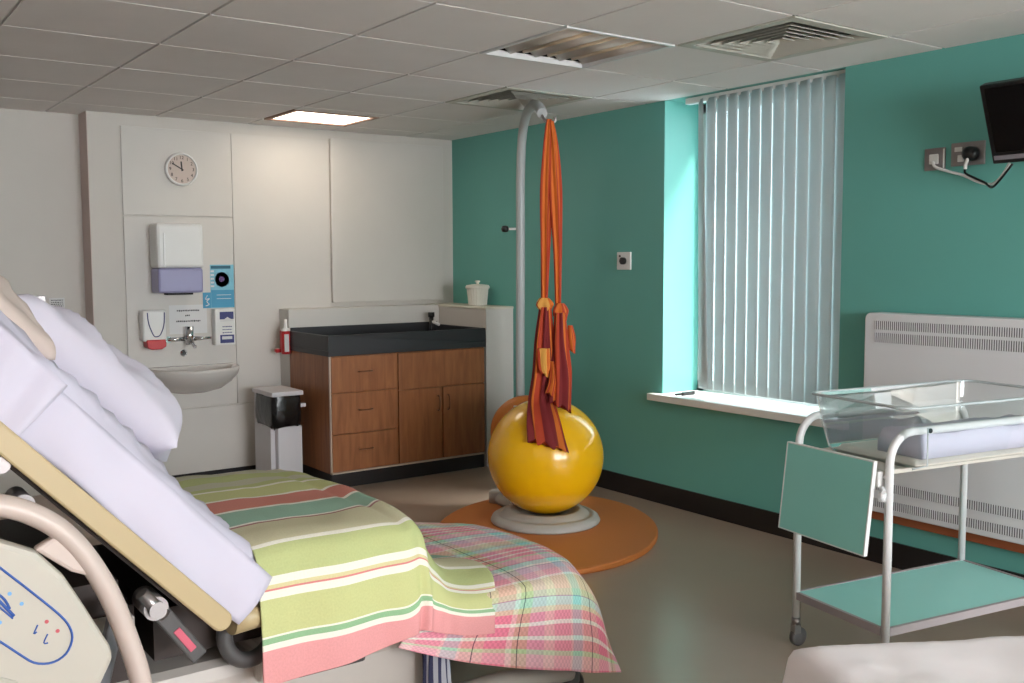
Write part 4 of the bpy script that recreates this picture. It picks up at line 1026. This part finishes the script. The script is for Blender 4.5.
def plaidmat():
    m = bpy.data.materials.new('pink_plaid_cloth'); m.use_nodes = True
    nt = m.node_tree; N = nt.nodes; L = nt.links; b = N['Principled BSDF']
    b.inputs['Roughness'].default_value = .9; b.inputs['Specular IOR Level'].default_value = .1
    uv = N.new('ShaderNodeUVMap'); sp = N.new('ShaderNodeSeparateXYZ'); L.new(uv.outputs[0], sp.inputs[0])
    P1, P2, W_, G_, Bt, Li = (222, 104, 132), (226, 158, 170), (226, 218, 208), (176, 196, 150), (150, 206, 196), (206, 170, 190)
    seq = [P2, W_, P1, W_, G_, Li, P2, Bt, W_, P1, P2, G_]
    def bands(axis, scale, cols, wid):
        mu = N.new('ShaderNodeMath'); mu.operation = 'MULTIPLY'; mu.inputs[1].default_value = scale; L.new(sp.outputs[axis], mu.inputs[0])
        fr_ = N.new('ShaderNodeMath'); fr_.operation = 'FRACT'; L.new(mu.outputs[0], fr_.inputs[0])
        st_ = []; acc = 0; T_ = sum(wid)
        for c, w_ in zip(cols, wid): st_.append((acc/T_, c)); acc += w_
        r = ramp_const(N, st_); L.new(fr_.outputs[0], r.inputs[0]); return r
    v = bands(1, 3.0, [(150, 150, 160), Bt, W_, (110, 104, 130), Li, P2, W_, (204, 190, 150), G_, (110, 104, 130), Bt, (200, 190, 150), P1, W_, P1, W_, P1, G_, P2, P1], [.4, 3, 1.5, .5, 4, 4, 1, 4, 2, .4, 3, 2, 3, 1.2, 3, 1.2, 3, 1.5, 4, .8])
    u = bands(0, 2.0, [W_, (226, 180, 188), W_, (150, 212, 214), W_, (214, 190, 170), (226, 150, 166), W_, G_, (208, 186, 200)], [4, 8, 1, 5, 1, 7, 7, 2, 5, 6])
    lines = bands(0, 2.0, [(255, 255, 255), (70, 74, 110), (255, 255, 255), (70, 74, 110), (255, 255, 255)], [30, .5, 18, .5, 12])
    mx = N.new('ShaderNodeMix'); mx.data_type = 'RGBA'; mx.inputs[0].default_value = .40; L.new(v.outputs[0], mx.inputs[6]); L.new(u.outputs[0], mx.inputs[7])
    ml = N.new('ShaderNodeMix'); ml.data_type = 'RGBA'; ml.blend_type = 'MULTIPLY'; ml.inputs[0].default_value = .8; L.new(mx.outputs[2], ml.inputs[6]); L.new(lines.outputs[0], ml.inputs[7])
    # fine weave: gingham
    ck_ = N.new('ShaderNodeTexChecker'); ck_.inputs['Scale'].default_value = 110; ck_.inputs['Color1'].default_value = (.9, .9, .9, 1); ck_.inputs['Color2'].default_value = (1.05, 1.05, 1.05, 1)
    L.new(uv.outputs[0], ck_.inputs['Vector'])
    m2 = N.new('ShaderNodeMix'); m2.data_type = 'RGBA'; m2.blend_type = 'MULTIPLY'; m2.inputs[0].default_value = 1; L.new(ml.outputs[2], m2.inputs[6]); L.new(ck_.outputs[0], m2.inputs[7])
    L.new(m2.outputs[2], b.inputs['Base Color'])
    return m
def pfold(u, v, p_):
    return .005*fbm((p_.x, p_.y, p_.z), 5)+.004*max(0, v-.6)*math.sin(u*24)*2
pb = net_build('plaid_blanket', PP, puv, plaidmat(), pfold, .004)
tag(pb, 'pink and green plaid blanket draped over the round foot end of the bed', 'blanket')

# ------------------------------------------------------------------ white sheeted couch, bottom right
co = Vector((1.815, 1.40, 0)); ca2 = math.atan2(-.26, .485)
e1 = Vector((math.cos(ca2), math.sin(ca2), 0)); e2 = Vector((e1.y, -e1.x, 0))
chs = thing('examination_couch', 'low couch hidden under the white sheet at the bottom right', 'couch', (2.3, .8, 0))
def cpt(a, b, z): return co+e1*a+e2*b+Vector((0, 0, z))
m = MB(); 
v = [cpt(a, b, z) for z in (.40, .575) for (a, b) in ((.03, .03), (1.2, .03), (1.2, .65), (.03, .65))]
m.add(v, [(3, 2, 1, 0), (4, 5, 6, 7)]+[(i, (i+1) % 4, 4+(i+1) % 4, 4+i) for i in range(4)]); m.build('couch_pad', CREAM, chs, bevel=.02)
for (a, b) in ((.08, .08), (1.15, .08), (1.15, .6), (.08, .6)):
    MB().tube([cpt(a, b, 0), cpt(a, b, .40)], .02, 10).build('leg', WMETAL, chs)
NU, NV = 80, 60; vs = []; fs = []
LL, WW, DR = 1.24, .70, .20
def fallof(t, L_):      # t in -DR..L_+DR ; returns (pos, drop)
    if t < 0: return -.012*min(1, -t/.03)-.02*(-t/DR), min(-t, DR)
    if t > L_: return L_+.012+.02*((t-L_)/DR), t-L_
    return t, 0.
for i in range(NU+1):
    for j in range(NV+1):
        a, da = fallof(-DR+(LL+2*DR)*i/NU, LL); b, db = fallof(-DR+(WW+2*DR)*j/NV, WW)
        z = .600-max(da, db)+.006*fbm((a, b, 0), 4)+.004*fbm((a*3, b, 2), 4)
        if max(da, db) > .01:
            w_ = .010*math.sin((a+b)*26)*max(da, db)/DR
            a += w_*(1 if da > 0 else 0); b += w_*(1 if db > 0 else 0)
        ed = min(abs(a) if da == 0 else 0, abs(b) if db == 0 else 0)
        if da == 0 and db == 0: z -= .012*math.exp(-ed/.012)
        vs.append(cpt(a, b, z))
for i in range(NU):
    for j in range(NV): a = i*(NV+1)+j; fs.append((a, a+1, a+NV+2, a+NV+1))
m = MB(); m.add(vs, fs, True)
tag(m.build('couch_sheet', SHEET2, None, solid=.003), 'creased white sheet covering the couch at the bottom right', 'sheet')

# ------------------------------------------------------------------ light
W = bpy.data.worlds.new('World'); S.world = W; W.use_nodes = True
bg = W.node_tree.nodes['Background']; bg.inputs[0].default_value = (.80, .93, 1.0, 1); bg.inputs[1].default_value = 6.
def area(name, loc, rot, sx, sy, power, col):
    l = bpy.data.lights.new(name, 'AREA'); l.shape = 'RECTANGLE'; l.size = sx; l.size_y = sy; l.energy = power; l.color = col
    o = bpy.data.objects.new(name, l); COL.objects.link(o); o.location = loc; o.rotation_euler = rot; return o
# daylight entering the wide window behind the camera
area('window_daylight', ((BX0+BX1)/2, YB+.02, (BZ0+BZ1)/2), (PI/2, 0, 0), BX1-BX0-.1, BZ1-BZ0-.1, 165, (.95, .96, 1.0))
area('ceiling_fill', ((BX0+BX1)/2, YB+.03, (BZ0+BZ1)/2), (PI/2+.75, 0, 0), BX1-BX0-.1, BZ1-BZ0-.1, 118, (1., .95, .94))  # added fill light, tilted upwards to brighten the ceiling
sun = bpy.data.lights.new('sun', 'SUN'); sun.energy = 60; sun.angle = math.radians(14); sun.color = (1., .97, .93)
so = bpy.data.objects.new('sun', sun); COL.objects.link(so); so.rotation_euler = Vector((-.45, .50, -.80)).to_track_quat('-Z', 'Y').to_euler()
# the lit ceiling panel
lx0, lx1, ly0, ly1 = tile_rect(2, -1)
area('ceiling_lamp_light', ((lx0+lx1)/2, (ly0+ly1)/2, CEIL-.006), (0, 0, 0), .54, .54, 3.5, (1., .84, .66))

# ------------------------------------------------------------------ camera
yaw, pitch, roll, fpx = .6273, -.0795, -.0037, 998.25
w = Vector((math.sin(yaw)*math.cos(pitch), math.cos(yaw)*math.cos(pitch), math.sin(pitch)))
r0 = Vector((math.cos(yaw), -math.sin(yaw), 0)); u0 = r0.cross(w)
r2 = r0*math.cos(roll)+u0*math.sin(roll); u2 = -r0*math.sin(roll)+u0*math.cos(roll)
cam = bpy.data.cameras.new('Camera'); co_ = bpy.data.objects.new('Camera', cam); COL.objects.link(co_)
cam.sensor_width = 36; cam.sensor_fit = 'HORIZONTAL'; cam.lens = fpx/1024*36; cam.clip_start = .02
M = Matrix(((r2.x, u2.x, -w.x, 0), (r2.y, u2.y, -w.y, 0), (r2.z, u2.z, -w.z, CAM_H), (0, 0, 0, 1)))
co_.matrix_world = M
S.camera = co_
for o in list(bpy.data.objects):
    if 'rot' in o: del o['rot']
S.view_settings.view_transform = 'Standard'; S.view_settings.look = 'None'; S.view_settings.gamma = 1
S.view_settings.exposure = 0.24; S.view_settings.use_curve_mapping = False
